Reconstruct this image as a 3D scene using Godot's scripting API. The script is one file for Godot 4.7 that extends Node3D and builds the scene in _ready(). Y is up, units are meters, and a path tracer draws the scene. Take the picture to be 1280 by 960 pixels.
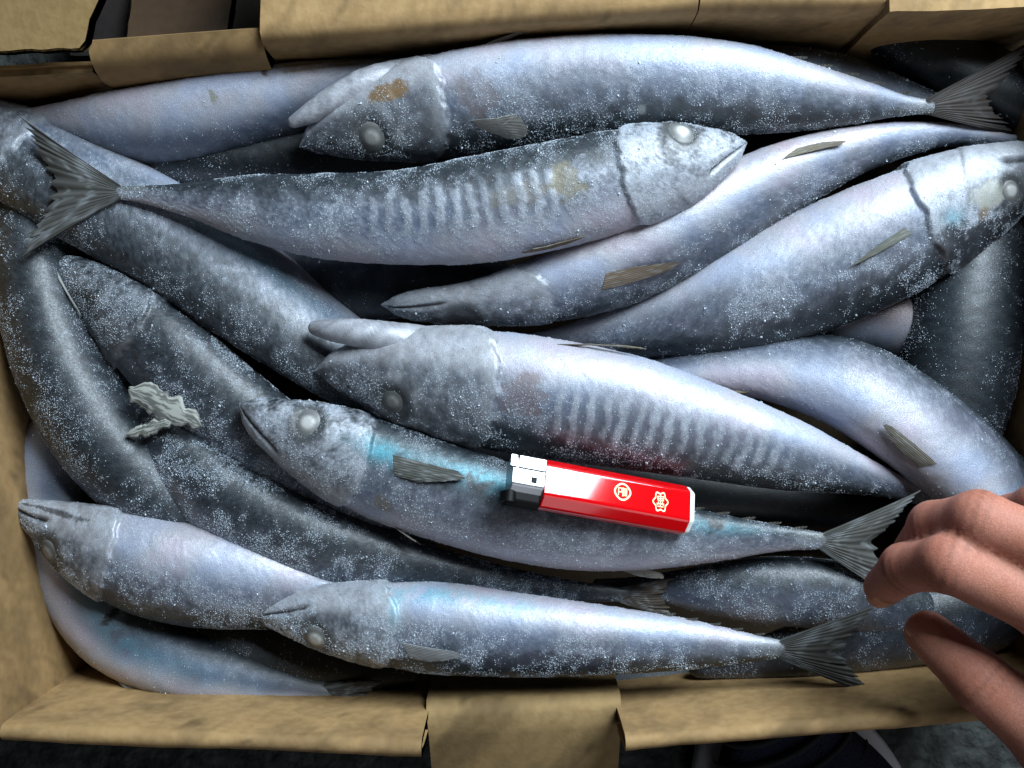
extends Node3D

# ---------------------------------------------------------------- measures
const CAM_H := 0.42                      # lens above the middle of the pile
const K := 0.42 / 1280.0                 # metres per photo unit at height 0

var rng := RandomNumberGenerator.new()
var n_patch := FastNoiseLite.new()
var n_mid := FastNoiseLite.new()
var n_fine := FastNoiseLite.new()
var M := {}
var used := {}
var grain_mesh: ArrayMesh

func _ready() -> void:
	rng.seed = 7
	# ---- camera, light, air
	var cam := Camera3D.new(); cam.name = "camera"; add_child(cam)
	cam.position = Vector3(0, CAM_H, 0); cam.rotation_degrees = Vector3(-90, 0, 0)
	cam.fov = 41.11; cam.near = 0.02; cam.far = 20.0; cam.current = true
	var we := WorldEnvironment.new(); we.name = "environment"
	var e := Environment.new()
	e.background_mode = Environment.BG_COLOR
	e.background_color = Color(0.17, 0.185, 0.21)
	e.background_energy_multiplier = 0.15
	e.tonemap_mode = Environment.TONE_MAPPER_LINEAR
	e.tonemap_exposure = 1.0
	e.sdfgi_enabled = true; e.ssao_enabled = true; e.ssil_enabled = true
	we.environment = e; add_child(we)
	var sun := AreaLight3D.new(); sun.name = "doorway_light"; add_child(sun)
	sun.area_size = Vector2(0.42, 0.62)
	sun.position = Vector3(0.45, 0.62, -0.60)
	sun.look_at(Vector3(0.10, 0, 0.0), Vector3.UP)
	sun.light_color = Color(0.90, 0.96, 1.0)
	sun.light_energy = 2.45
	sun.shadow_enabled = true
	sun.set("area_range", 8.0)
	# added weak fill without a known source, lifts the undersides of the fish
	var added_fill := AreaLight3D.new(); added_fill.name = "added_fill_light"; add_child(added_fill)
	added_fill.area_size = Vector2(1.2, 0.8)
	added_fill.position = Vector3(0.55, 0.95, 1.0)
	added_fill.look_at(Vector3(0.05, 0, 0.05), Vector3.UP)
	added_fill.light_color = Color(0.95, 0.97, 1.0)
	added_fill.light_energy = 0.42
	added_fill.shadow_enabled = true
	added_fill.set("area_range", 8.0)
	# ---- noises and materials
	n_patch.seed = 3; n_patch.frequency = 0.33; n_patch.fractal_octaves = 3
	n_mid.seed = 11; n_mid.frequency = 1.3; n_mid.fractal_octaves = 3
	n_fine.seed = 23; n_fine.frequency = 5.5; n_fine.fractal_octaves = 2
	make_materials()
	build_floor()
	build_box()
	build_fish()
	build_lighter()
	build_shoe()
	build_hand()

# ---------------------------------------------------------------- small helpers
func at(px: float, py: float, h: float = 0.0) -> Vector3:
	var g := K * (CAM_H - h) / CAM_H
	return Vector3((px - 640.0) * g, h, (py - 480.0) * g)

func numbered(called: String) -> String:
	if not used.has(called):
		used[called] = 0
		return called
	used[called] += 1
	return "%s_%03d" % [called, used[called]]

func thing(called: String, label: String, category: String, where: Vector3, group := "") -> Node3D:
	var o := Node3D.new(); o.name = numbered(called); add_child(o); o.position = where
	o.set_meta("label", label); o.set_meta("category", category)
	if group != "": o.set_meta("group", group)
	return o

func put(called: String, mesh: Mesh, mat: Material, parent: Node) -> MeshInstance3D:
	var o := MeshInstance3D.new(); o.name = called; o.mesh = mesh
	if mat: o.material_override = mat
	parent.add_child(o, true)
	return o

func noise_tex(freq: float, size: int, a: Color, b: Color, sd: int, oct := 4, mid := 0.5, stretch := Vector2.ONE) -> ImageTexture:
	var n := FastNoiseLite.new(); n.seed = sd; n.frequency = freq; n.fractal_octaves = oct
	var im := n.get_seamless_image(size, size, false, false, 0.15)
	if stretch != Vector2.ONE:
		im.resize(int(size * stretch.x), int(size * stretch.y), Image.INTERPOLATE_LANCZOS)
		var big := Image.create(size, size, false, im.get_format())
		for i in int(ceil(1.0 / stretch.x)):
			for j in int(ceil(1.0 / stretch.y)):
				big.blit_rect(im, Rect2i(0, 0, im.get_width(), im.get_height()), Vector2i(i * im.get_width(), j * im.get_height()))
		im = big
	im.convert(Image.FORMAT_RGB8)
	var lut := []
	for v in 256:
		var t: float = v / 255.0
		t = smoothstep(0.0, 1.0, clampf((t - mid) * 1.6 + 0.5, 0, 1))
		lut.append(a.lerp(b, t))
	var data := im.get_data()
	for i in range(0, data.size(), 3):
		var c: Color = lut[data[i]]
		data[i] = int(c.r * 255); data[i + 1] = int(c.g * 255); data[i + 2] = int(c.b * 255)
	return ImageTexture.create_from_image(Image.create_from_data(size, size, false, Image.FORMAT_RGB8, data))

func std(c: Color, rough: float, metal := 0.0) -> StandardMaterial3D:
	var m := StandardMaterial3D.new(); m.albedo_color = c; m.roughness = rough; m.metallic = metal
	return m

func tri(m: StandardMaterial3D, s: float) -> void:
	m.uv1_triplanar = true; m.uv1_world_triplanar = true; m.uv1_scale = Vector3.ONE * s

func make_materials() -> void:
	# fish skin: colour from the body's own pigment (vertices), fine scale grain from a texture
	var skin := StandardMaterial3D.new()
	skin.vertex_color_use_as_albedo = true
	skin.albedo_texture = noise_tex(0.09, 512, Color(0.80, 0.80, 0.82), Color(1, 1, 1), 5, 4)
	skin.roughness = 1.0
	skin.roughness_texture = noise_tex(0.05, 512, Color(0.36, 0.36, 0.36), Color(0.58, 0.58, 0.58), 6, 5)
	skin.metallic = 0.18; skin.metallic_specular = 0.6
	skin.clearcoat_enabled = true; skin.clearcoat = 0.07; skin.clearcoat_roughness = 0.3
	skin.heightmap_enabled = true; skin.heightmap_scale = 0.006
	skin.heightmap_texture = noise_tex(0.14, 512, Color.BLACK, Color.WHITE, 8, 3)
	tri(skin, 34.0)
	M.skin = skin
	var fin := StandardMaterial3D.new()
	fin.vertex_color_use_as_albedo = true; fin.roughness = 0.6; fin.metallic_specular = 0.25
	fin.backlight_enabled = true; fin.backlight = Color(0.25, 0.22, 0.16)
	M.fin = fin
	var eye := StandardMaterial3D.new()
	eye.vertex_color_use_as_albedo = true; eye.roughness = 0.5; eye.clearcoat_enabled = true; eye.clearcoat = 0.06; eye.clearcoat_roughness = 0.2
	M.eye = eye
	var ice := std(Color(0.74, 0.79, 0.84), 0.55); ice.metallic_specular = 0.6
	M.ice = ice
	grain_mesh = make_grain()
	# cardboard
	var kraft := std(Color(1, 1, 1), 0.78)
	kraft.vertex_color_use_as_albedo = true
	kraft.albedo_texture = noise_tex(0.035, 512, Color(0.93, 0.92, 0.90), Color(1, 1, 1), 31, 5, 0.45)
	kraft.heightmap_enabled = true; kraft.heightmap_scale = 0.004
	kraft.heightmap_texture = noise_tex(0.08, 512, Color.BLACK, Color.WHITE, 32, 5)
	tri(kraft, 9.0)
	kraft.metallic_specular = 0.35
	M.kraft = kraft
	var con := std(Color(0.225, 0.24, 0.235), 0.85)
	con.albedo_texture = noise_tex(0.03, 512, Color(0.55, 0.55, 0.55), Color(1, 1, 1), 41, 6)
	con.heightmap_enabled = true; con.heightmap_scale = 0.08; con.heightmap_texture = noise_tex(0.05, 512, Color.BLACK, Color.WHITE, 42, 6)
	tri(con, 5.0)
	M.concrete = con
	M.red = std(Color(0.80, 0.03, 0.06), 0.07); M.red.clearcoat_enabled = true; M.red.clearcoat = 0.5; M.red.clearcoat_roughness = 0.04
	M.red.subsurf_scatter_enabled = true; M.red.subsurf_scatter_strength = 0.08
	M.white = std(Color(0.93, 0.93, 0.92), 0.3)
	M.steel = std(Color(0.66, 0.67, 0.69), 0.3, 0.85)
	M.black = std(Color(0.03, 0.03, 0.034), 0.5); M.black.metallic_specular = 0.25
	M.gold = std(Color(0.95, 0.86, 0.66), 0.45)
	var sk := std(Color(1, 1, 1), 0.6); sk.metallic_specular = 0.4
	sk.vertex_color_use_as_albedo = true
	sk.albedo_texture = noise_tex(0.06, 512, Color(0.90, 0.86, 0.85), Color(1, 1, 1), 51, 5)
	sk.heightmap_enabled = true; sk.heightmap_scale = 0.007; sk.heightmap_texture = noise_tex(0.16, 512, Color.BLACK, Color.WHITE, 52, 4)
	tri(sk, 30.0)
	sk.subsurf_scatter_enabled = true; sk.subsurf_scatter_strength = 0.12
	M.skin_hand = sk
	M.nail = std(Color(0.74, 0.50, 0.42), 0.3)
	var navy := std(Color(0.09, 0.105, 0.23), 0.85)
	navy.heightmap_enabled = true; navy.heightmap_scale = 0.12; navy.heightmap_texture = noise_tex(0.2, 256, Color.BLACK, Color.WHITE, 61, 2)
	tri(navy, 30.0)
	M.navy = navy
	M.navy_dark = std(Color(0.03, 0.035, 0.07), 0.9)
	M.sole = std(Color(0.92, 0.92, 0.95), 0.6)

func make_grain() -> ArrayMesh:
	# an irregular little ice crystal, 1 unit across
	var st := SurfaceTool.new(); st.begin(Mesh.PRIMITIVE_TRIANGLES)
	var p := [Vector3(0.5, 0, 0.08), Vector3(-0.46, 0.05, 0), Vector3(0.05, 0.42, 0), Vector3(0, -0.4, 0.05), Vector3(0.06, 0, 0.55), Vector3(-0.05, 0.08, -0.5)]
	for f in [[0, 2, 4], [2, 1, 4], [1, 3, 4], [3, 0, 4], [2, 0, 5], [1, 2, 5], [3, 1, 5], [0, 3, 5]]:
		var a: Vector3 = p[f[0]]; var b: Vector3 = p[f[2]]; var c: Vector3 = p[f[1]]
		var n := (c - a).cross(b - a).normalized()
		if n.dot(a + b + c) < 0: n = -n
		for v in [a, b, c]:
			st.set_normal(n); st.add_vertex(v)
	return st.commit()

# a closed or open grid of points as a smooth mesh; rows x cols, wrap joins the last column to the first
func grid_mesh(pos: PackedVector3Array, cols: int, wrap: bool, colors := PackedColorArray(), outward := Vector3.ZERO) -> ArrayMesh:
	var rows := pos.size() / cols
	var nor := PackedVector3Array(); nor.resize(pos.size())
	for i in rows:
		var i0 := maxi(i - 1, 0); var i1 := mini(i + 1, rows - 1)
		for j in cols:
			var j0 := (j - 1 + cols) % cols if wrap else maxi(j - 1, 0)
			var j1 := (j + 1) % cols if wrap else mini(j + 1, cols - 1)
			var n := (pos[i1 * cols + j] - pos[i0 * cols + j]).cross(pos[i * cols + j1] - pos[i * cols + j0])
			nor[i * cols + j] = n.normalized() if n.length_squared() > 1e-24 else Vector3.UP
	var idx := PackedInt32Array()
	var cc := cols if wrap else cols - 1
	idx.resize((rows - 1) * cc * 6)
	var k := 0
	for i in rows - 1:
		for j in cc:
			var a := i * cols + j; var b := i * cols + (j + 1) % cols
			var c := a + cols; var d := b + cols
			idx[k] = a; idx[k + 1] = c; idx[k + 2] = b
			idx[k + 3] = b; idx[k + 4] = c; idx[k + 5] = d
			k += 6
	# make sure that the normals point out of the body
	if wrap:
		var mid := rows / 2
		var cen := Vector3.ZERO
		for j in cols: cen += pos[mid * cols + j]
		cen /= cols
		if nor[mid * cols].dot(pos[mid * cols] - cen) < 0:
			for i in nor.size(): nor[i] = -nor[i]
		else:
			for i in range(0, idx.size(), 3):
				var q := idx[i]; idx[i] = idx[i + 1]; idx[i + 1] = q
	elif outward != Vector3.ZERO and nor[pos.size() / 2].dot(outward) < 0:
		for i in nor.size(): nor[i] = -nor[i]
	var arr := []; arr.resize(Mesh.ARRAY_MAX)
	arr[Mesh.ARRAY_VERTEX] = pos; arr[Mesh.ARRAY_NORMAL] = nor; arr[Mesh.ARRAY_INDEX] = idx
	if colors.size() > 0: arr[Mesh.ARRAY_COLOR] = colors
	var am := ArrayMesh.new(); am.add_surface_from_arrays(Mesh.PRIMITIVE_TRIANGLES, arr)
	return am

# ---------------------------------------------------------------- fish
func catmull(a: float, b: float, c: float, d: float, t: float) -> float:
	return 0.5 * (2 * b + (c - a) * t + (2 * a - 5 * b + 4 * c - d) * t * t + (3 * b - a - 3 * c + d) * t * t * t)

func gauss(x: float, s: float) -> float:
	return exp(-x * x / (s * s))

class Body:
	var pos: PackedVector3Array
	var nor: PackedVector3Array
	var ns: int
	var np: int
	var length: float
	var smap: PackedFloat32Array
	var wrow: PackedFloat32Array
	var tail_pos: Vector3
	var tail_t: Vector3
	var tail_d: Vector3
	var tail_l: Vector3
	var tail_r: float
	func at_p(s: float, phi: float, lift: float) -> Vector3:
		# s runs 0..1 from snout to tail, phi in degrees from the back over the upper flank to the belly
		var t := (-0.55 + sqrt(0.3025 + 1.8 * clampf(s, 0, 1))) / 0.9
		var fi := clampf(t * ns, 0, ns - 0.001); var i := int(fi); fi -= i
		var fj := fposmod(phi / 360.0, 1.0) * np; var j := int(fj) % np; fj -= int(fj)
		var j2 := (j + 1) % np
		var a := pos[i * np + j].lerp(pos[i * np + j2], fj).lerp(pos[(i + 1) * np + j].lerp(pos[(i + 1) * np + j2], fj), fi)
		var n := nor[i * np + j].lerp(nor[(i + 1) * np + j2], 0.5).normalized()
		return a + n * lift
	func normal_at(s: float, phi: float) -> Vector3:
		return (at_p(s, phi, 1.0) - at_p(s, phi, 0.0)).normalized()

func fish(f: Dictionary) -> Node3D:
	var pts: Array = f.pts
	var seed_off := Vector3(used.get("mackerel", -1) * 37.0 + 50.0, 0, 0)
	var root := thing("mackerel", f.label, "fish", Vector3.ZERO, "frozen mackerel packed in the box")
	# --- spine: Catmull-Rom through the given points, resampled by length
	var n := pts.size()
	var P := PackedVector3Array(); var R := PackedFloat32Array()
	for q in pts:
		var h: float = q[3] * 0.01
		P.append(at(q[0], q[1], h)); R.append(q[2] * K * (CAM_H - h) / CAM_H)
	var raw_p := PackedVector3Array(); var raw_r := PackedFloat32Array(); var raw_l := PackedFloat32Array()
	var acc := 0.0
	for i in n - 1:
		var a := maxi(i - 1, 0); var d := mini(i + 2, n - 1)
		for k in 24 + (1 if i == n - 2 else 0):
			var t: float = k / 24.0
			var p := Vector3(catmull(P[a].x, P[i].x, P[i + 1].x, P[d].x, t), catmull(P[a].y, P[i].y, P[i + 1].y, P[d].y, t), catmull(P[a].z, P[i].z, P[i + 1].z, P[d].z, t))
			if raw_p.size() > 0: acc += p.distance_to(raw_p[raw_p.size() - 1])
			raw_p.append(p); raw_r.append(maxf(catmull(R[a], R[i], R[i + 1], R[d], t), 0.0008)); raw_l.append(acc)
	var root_at := raw_p[raw_p.size() / 2]
	root.position = Vector3(root_at.x, root_at.y - 0.02, root_at.z)
	var b := Body.new()
	b.length = acc
	b.ns = f.get("ns", 250); b.np = f.get("np", 112)
	var ns := b.ns; var np := b.np
	var side: float = f.side
	var roll0: float = f.roll; var roll1: float = f.get("roll_tail", f.roll)
	var gill: float = f.get("gill", 0.215)
	var s_eye: float = f.get("eye_s", gill * 0.50); var phi_eye: float = f.get("eye_phi", 62.0)
	var head: bool = f.get("head", true)
	var open: float = f.get("open", 0.0)
	var back_film: float = f.get("back_film", 0.12)
	var head_frost: float = f.get("head_frost", 0.4)
	var wr: float = f.get("wr", 0.74)
	var frost: float = f.get("frost", 0.5)
	var bars: Array = f.get("bars", [])
	var stains: Array = f.get("stains", [])
	var cyan: Array = f.get("cyan", [])
	var tone: float = f.get("tone", 1.0)
	var pink: float = f.get("pink", 0.35)
	var back_frost: float = f.get("back_frost", 0.5)
	var eye_r: float = 0.0062 * f.get("eye_size", 1.0)
	b.pos = PackedVector3Array(); b.pos.resize((ns + 1) * np)
	var col := PackedColorArray(); col.resize((ns + 1) * np)
	var gw := PackedFloat32Array(); gw.resize((ns + 1) * np)
	b.wrow = PackedFloat32Array(); b.wrow.resize(ns + 1)
	var cphi := PackedFloat32Array(); var sphi := PackedFloat32Array(); var adeg := PackedFloat32Array()
	for j in np:
		var ph := TAU * j / np
		cphi.append(cos(ph)); sphi.append(sin(ph)); adeg.append(rad_to_deg(ph) if ph <= PI else 360.0 - rad_to_deg(ph))
	var seg := 0
	var peye := Vector3.ZERO
	var origin := root.position
	var C_back := Vector3(0.018, 0.026, 0.034); var C_flank := Vector3(0.105, 0.125, 0.165); var C_belly := Vector3(0.53, 0.55, 0.62)
	var C_pink := Vector3(0.40, 0.31, 0.29); var C_frost := Vector3(0.47, 0.51, 0.57)
	for i in ns + 1:
		var t: float = float(i) / ns
		var s := t * (0.55 + 0.45 * t)
		var l := s * acc
		while seg < raw_l.size() - 2 and raw_l[seg + 1] < l: seg += 1
		var u := clampf((l - raw_l[seg]) / maxf(raw_l[seg + 1] - raw_l[seg], 1e-9), 0, 1)
		var c := raw_p[seg].lerp(raw_p[seg + 1], u)
		var r := lerpf(raw_r[seg], raw_r[seg + 1], u)
		var lo := maxi(seg - 5, 0); var hi := mini(seg + 6, raw_p.size() - 1)
		var T := (raw_p[hi] - raw_p[lo]).normalized()
		var U := (Vector3.UP - T * T.y).normalized()
		var Rr := Vector3(-T.z, 0, T.x).normalized()
		var roll := deg_to_rad(lerpf(roll0, roll1, s))
		var D := U * cos(roll) + Rr * (side * sin(roll))
		var L := U * sin(roll) - Rr * (side * cos(roll))
		var w_ratio := wr * lerpf(1.0, 0.8, smoothstep(0.6, 1.0, s))
		var hh := r / sqrt(pow(sin(roll), 2) + pow(w_ratio * cos(roll), 2))
		if s < 0.02: hh *= sqrt(clampf(s / 0.02, 0, 1))
		var ww := hh * w_ratio
		if s > 0.985: ww *= 0.8
		if i == ns: hh *= 0.02; ww *= 0.02
		b.wrow[i] = hh * (0.55 + 0.9 * t)
		if i == ns - 1:
			b.tail_pos = c - origin; b.tail_t = T; b.tail_d = D; b.tail_l = L; b.tail_r = hh
		var hs := s / gill
		var mouth_end := 0.40
		for j in np:
			var a := adeg[j]; var cp := cphi[j]; var sp := sphi[j]
			var p0 := c + D * (hh * cp) + L * (ww * sp)
			var q := p0 * 100.0 + seed_off
			var np_ := n_patch.get_noise_3dv(q); var nm := n_mid.get_noise_3dv(q); var nf := n_fine.get_noise_3dv(q)
			var m := 1.0 + (nm * 0.0002 + nf * 0.0001 * (0.5 + frost)) / maxf(hh, 0.004)
			# --- pigment
			var t1 := smoothstep(44.0, 98.0, a + 16.0 * nm + 10.0 * np_)
			var t2 := smoothstep(96.0, 140.0, a + 10.0 * np_)
			var pull := 0.0
			var cc := C_back.lerp(C_flank, t1).lerp(C_belly, t2)
			cc = cc.lerp(C_pink, pink * smoothstep(120.0, 165.0, a + 25.0 * np_))
			# faint wavy bars of the back
			if a < 75.0:
				var wv := sin(s * 190.0 + 3.0 * sin(a * 0.09) + 2.0 * np_)
				cc = cc.lerp(Vector3(0.07, 0.11, 0.12), 0.16 * smoothstep(0.1, 0.7, wv) * (1.0 - t1))
			var film := frost * clampf(0.42 + 0.34 * np_ + 0.22 * nm + 0.55 * nf, 0.0, 1.0) * lerpf(back_film, 1.0, t1)
			film += 0.30 * frost * smoothstep(0.15, 0.5, np_ + 0.6 * nm + 0.4 * nf) * (1.0 - film) * lerpf(0.35, 1.0, t1)
			# play of colour of the silver skin
			var hue := n_patch.get_noise_3dv(q * 0.8 + Vector3(0, 400, 0))
			cc = cc.lerp(cc * Vector3(0.88, 0.97, 1.12), smoothstep(-0.1, 0.35, hue) * t1)
			cc = cc.lerp(cc * Vector3(1.07, 0.96, 1.0), smoothstep(0.0, 0.4, -hue) * t1)
			var grain := back_frost * smoothstep(-0.2, 0.4, np_ + 0.7 * nm + 0.2 * nf) * (0.3 + 0.7 * (1.0 - t2)) + 0.02
			# --- head
			if head:
				var inhead := 1.0 - smoothstep(0.94, 1.02, hs + 0.05 * (1.0 - sp * signf(sp)))
				var hc := Vector3(0.12, 0.13, 0.145).lerp(Vector3(0.40, 0.41, 0.43), smoothstep(105.0, 125.0, a)).lerp(Vector3(0.035, 0.045, 0.055), 1.0 - smoothstep(20.0, 60.0, a + 20.0 * nm))
				hc *= 1.0 + 0.5 * nm
				cc = cc.lerp(hc, inhead * 0.85)
				film = lerpf(film, clampf(head_frost * (0.72 + 0.9 * nm + 0.75 * nf + 0.7 * np_), 0, 1), inhead)
				# gill cover: a plate that stands proud and ends in a step
				var edge := 1.0 - 0.16 * pow(1.0 - absf(sp), 1.5) + 0.03 * nm + 0.02 * np_
				var dd := hs - edge
				m += 0.055 * smoothstep(-0.45, -0.05, dd) * (1.0 - smoothstep(-0.015, 0.022, dd)) - 0.022 * smoothstep(-0.01, 0.02, dd) * (1.0 - smoothstep(0.02, 0.25, dd))
				cc = cc.lerp(Vector3(0.06, 0.065, 0.07), clampf(0.5 + 1.6 * nm, 0.0, 0.8) * gauss(dd - 0.010, 0.010))
				cc = cc.lerp(Vector3(0.42, 0.44, 0.46), 0.45 * gauss(dd + 0.035, 0.03) * smoothstep(45.0, 80.0, a))
				# cheek plate
				var d2 := hs - (0.70 - 0.16 * pow(cp, 2.0))
				m += 0.018 * (1.0 - smoothstep(-0.012, 0.02, d2)) * smoothstep(-0.2, -0.03, d2)
				cc = cc.lerp(Vector3(0.07, 0.075, 0.08), 0.5 * gauss(d2 - 0.008, 0.016) * smoothstep(40.0, 70.0, a))
				# mouth
				if hs < mouth_end + 0.06 and not f.has("jaw"):
					var line := 97.0 + 26.0 * hs / mouth_end
					var fade := 1.0 - smoothstep(mouth_end - 0.05, mouth_end + 0.03, hs)
					var wid := 5.0 + open * 15.0 * (1.0 - hs / mouth_end)
					var gap := gauss(a - line, wid) * fade
					m -= gap * (0.19 + 0.45 * open)
					pull = gap * open * gill * acc * 0.30 * (1.0 - hs / (mouth_end + 0.06))
					cc = cc.lerp(Vector3(0.015, 0.015, 0.016), clampf(gauss(a - line, wid * 0.8) * fade * 1.1, 0, 1))
					film *= 1.0 - gap; grain *= 1.0 - gap
					var lip := smoothstep(line + wid * 1.2, line + wid * 2.2, a) * fade
					cc = cc.lerp(Vector3(0.42, 0.44, 0.46), 0.7 * lip)
					# upper jaw bone
					var mx := gauss(a - (line - wid * 1.2 - 11.0), 8.0) * fade * smoothstep(0.02, 0.12, hs)
					m += 0.035 * mx
					cc = cc.lerp(Vector3(0.24, 0.25, 0.27), 0.6 * mx)
				# eye socket
				if hs < 0.9:
					var ey: float = Vector2((s - s_eye) * acc, deg_to_rad(a - phi_eye) * hh * 0.85).length() / eye_r
					if ey < 2.4:
						m += 0.02 * gauss(ey - 1.35, 0.4) - 0.05 * (1.0 - smoothstep(0.7, 1.15, ey))
						cc = cc.lerp(Vector3(0.07, 0.075, 0.075), 0.75 * (1.0 - smoothstep(1.15, 1.75 + 0.5 * nm, ey)))
						film *= smoothstep(1.0, 1.7, ey)
						cc = cc.lerp(Vector3(0.30, 0.31, 0.30), 0.5 * gauss(ey - 1.9, 0.3) * smoothstep(-0.2, 0.3, nm))
					var no := Vector2((s - s_eye * 0.42) * acc, deg_to_rad(a - phi_eye + 4.0) * hh).length()
					if no < 0.003: m -= 0.05 * gauss(no, 0.0012); cc = cc.lerp(Vector3(0.02, 0.02, 0.02), gauss(no, 0.0011))
			# --- special patches
			for z in cyan:
				var g: float = gauss((s - z[0]) / z[2], 1.0) * gauss((a - z[1]) / z[3], 1.0) * smoothstep(-0.45, 0.1, np_ + nm + 0.3)
				cc = cc.lerp(Vector3(0.10, 0.52, 0.66), clampf(g * z[4] * 0.62, 0, 0.8))
				film *= 1.0 - 0.6 * g
			if bars.size() > 0 and s > bars[0] - 0.03 and s < bars[1] + 0.03:
				var zone := smoothstep(bars[0] - 0.03, bars[0] + 0.03, s) * (1.0 - smoothstep(bars[1] - 0.03, bars[1] + 0.03, s))
				zone *= smoothstep(bars[2] - 7.0, bars[2] + 7.0, a + 12.0 * nm) * (1.0 - smoothstep(bars[3] - 8.0, bars[3] + 8.0, a + 12.0 * nm))
				var bw := sin((s - bars[0]) * TAU * bars[4] + 1.8 * np_ + 0.9 * nm + 0.3 * sin(a * 0.2 + s * 60.0))
				var on := smoothstep(-0.25, 0.35, bw + 0.5 * nm)
				film = lerpf(film, 0.80 * on + 0.08, zone * 0.9 * clampf(0.75 + 0.8 * np_, 0.2, 1.0))
				m += 0.004 * (on - 0.5) * zone
				grain = lerpf(grain, 0.45 * on, zone * 0.7)
			for z in stains:
				var g: float = Vector2((s - z[0]) / z[2], (a - z[1]) / z[3]).length() + 0.5 * nm + 0.25 * nf
				var k: float = (1.0 - smoothstep(0.75, 1.1, g)) * z[5]
				if k > 0.0:
					var zc: Color = z[4]
					film *= 1.0 - k
					cc = cc.lerp(Vector3(zc.r, zc.g, zc.b), k)
			# tail end
			var te := smoothstep(0.9, 1.0, s)
			cc = cc.lerp(Vector3(0.20, 0.21, 0.19), te * 0.6)
			film = clampf(film, 0.0, 0.92)
			m += 0.00014 / maxf(hh, 0.004) * film
			cc = cc.lerp(C_frost * (0.86 + 0.28 * nf + 0.1 * nm), film)
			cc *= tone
			var id := i * np + j
			b.pos[id] = c + D * (hh * m * cp) + L * (ww * m * sp) + T * pull - origin
			col[id] = Color(clampf(cc.x, 0.008, 0.9), clampf(cc.y, 0.008, 0.9), clampf(cc.z, 0.008, 0.9))
			gw[id] = grain
	var mesh := grid_mesh(b.pos, np, true, col)
	b.nor = mesh.surface_get_arrays(0)[Mesh.ARRAY_NORMAL]
	put("body", mesh, M.skin, root)
	# --- eyes
	if head and f.get("eye", true):
		var pe := b.at_p(s_eye, phi_eye, -eye_r * 0.22); var ne := b.normal_at(s_eye, phi_eye)
		var ob := put("eye", eye_mesh(eye_r, f.get("eye_cloud", 0.4)), M.eye, root)
		var fw := (b.at_p(s_eye + 0.02, phi_eye, 0) - b.at_p(s_eye - 0.02, phi_eye, 0)).normalized()
		var sd := ne.cross(fw).normalized()
		ob.transform = Transform3D(Basis(sd.cross(ne).normalized(), ne, sd), pe)
	if f.has("jaw"): jaw(root, f.jaw)
	# --- fins
	for z in f.get("fins", []):
		fin_on_body(root, b, z)
	for z in f.get("finlets", []):
		for k in 5:
			var s0 := 0.76 + 0.043 * k
			fin_on_body(root, b, ["finlet", s0, z, s0 + 0.012, z, s0 + 0.020, z, s0 + 0.028, z, 0.0022, Color(0.16, 0.15, 0.12), 5])
	if f.has("tail"): tail_fin(root, b, f.tail, f.get("tail_color", Color(0.10, 0.095, 0.08)), f.get("tail_frost", 0.5))
	# --- frost crystals standing on the skin
	var count: int = int(f.get("grains", 2500) * 3.0)
	if count > 0:
		var wmax := 0.0
		for i in ns + 1: wmax = maxf(wmax, b.wrow[i])
		var buf := PackedFloat32Array(); buf.resize(count * 12)
		var made := 0; var tries := 0
		while made < count and tries < count * 30:
			tries += 1
			var i := rng.randi_range(1, ns - 2); var j := rng.randi_range(0, np - 1)
			var id := i * np + j
			if rng.randf() > b.wrow[i] / wmax or rng.randf() > gw[id] or b.nor[id].y < -0.35: continue
			var ju := rng.randf(); var j1 := (j + 1) % np
			var p := b.pos[id].lerp(b.pos[i * np + j1], ju).lerp(b.pos[(i + 1) * np + j].lerp(b.pos[(i + 1) * np + j1], ju), rng.randf())
			var sz := 0.00016 + 0.00034 * pow(rng.randf(), 3.0)
			if rng.randf() < f.get("crumbs", 0.010): sz *= 1.6 + 1.4 * rng.randf()
			p += b.nor[id] * sz * 0.15
			var ba := Basis(Vector3(rng.randf() - 0.5, rng.randf() - 0.5, rng.randf() - 0.5).normalized(), rng.randf() * TAU)
			ba = ba.scaled(Vector3(sz, sz * 0.8, sz))
			var o := made * 12
			buf[o] = ba.x.x; buf[o + 1] = ba.y.x; buf[o + 2] = ba.z.x; buf[o + 3] = p.x
			buf[o + 4] = ba.x.y; buf[o + 5] = ba.y.y; buf[o + 6] = ba.z.y; buf[o + 7] = p.y
			buf[o + 8] = ba.x.z; buf[o + 9] = ba.y.z; buf[o + 10] = ba.z.z; buf[o + 11] = p.z
			made += 1
		if made > 0:
			buf.resize(made * 12)
			var mm := MultiMesh.new(); mm.transform_format = MultiMesh.TRANSFORM_3D; mm.mesh = grain_mesh
			mm.instance_count = made; mm.buffer = buf
			var mi := MultiMeshInstance3D.new(); mi.name = "frost"; mi.multimesh = mm; mi.material_override = M.ice
			mi.set_meta("kind", "stuff")
			root.add_child(mi, true)
	return root

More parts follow.
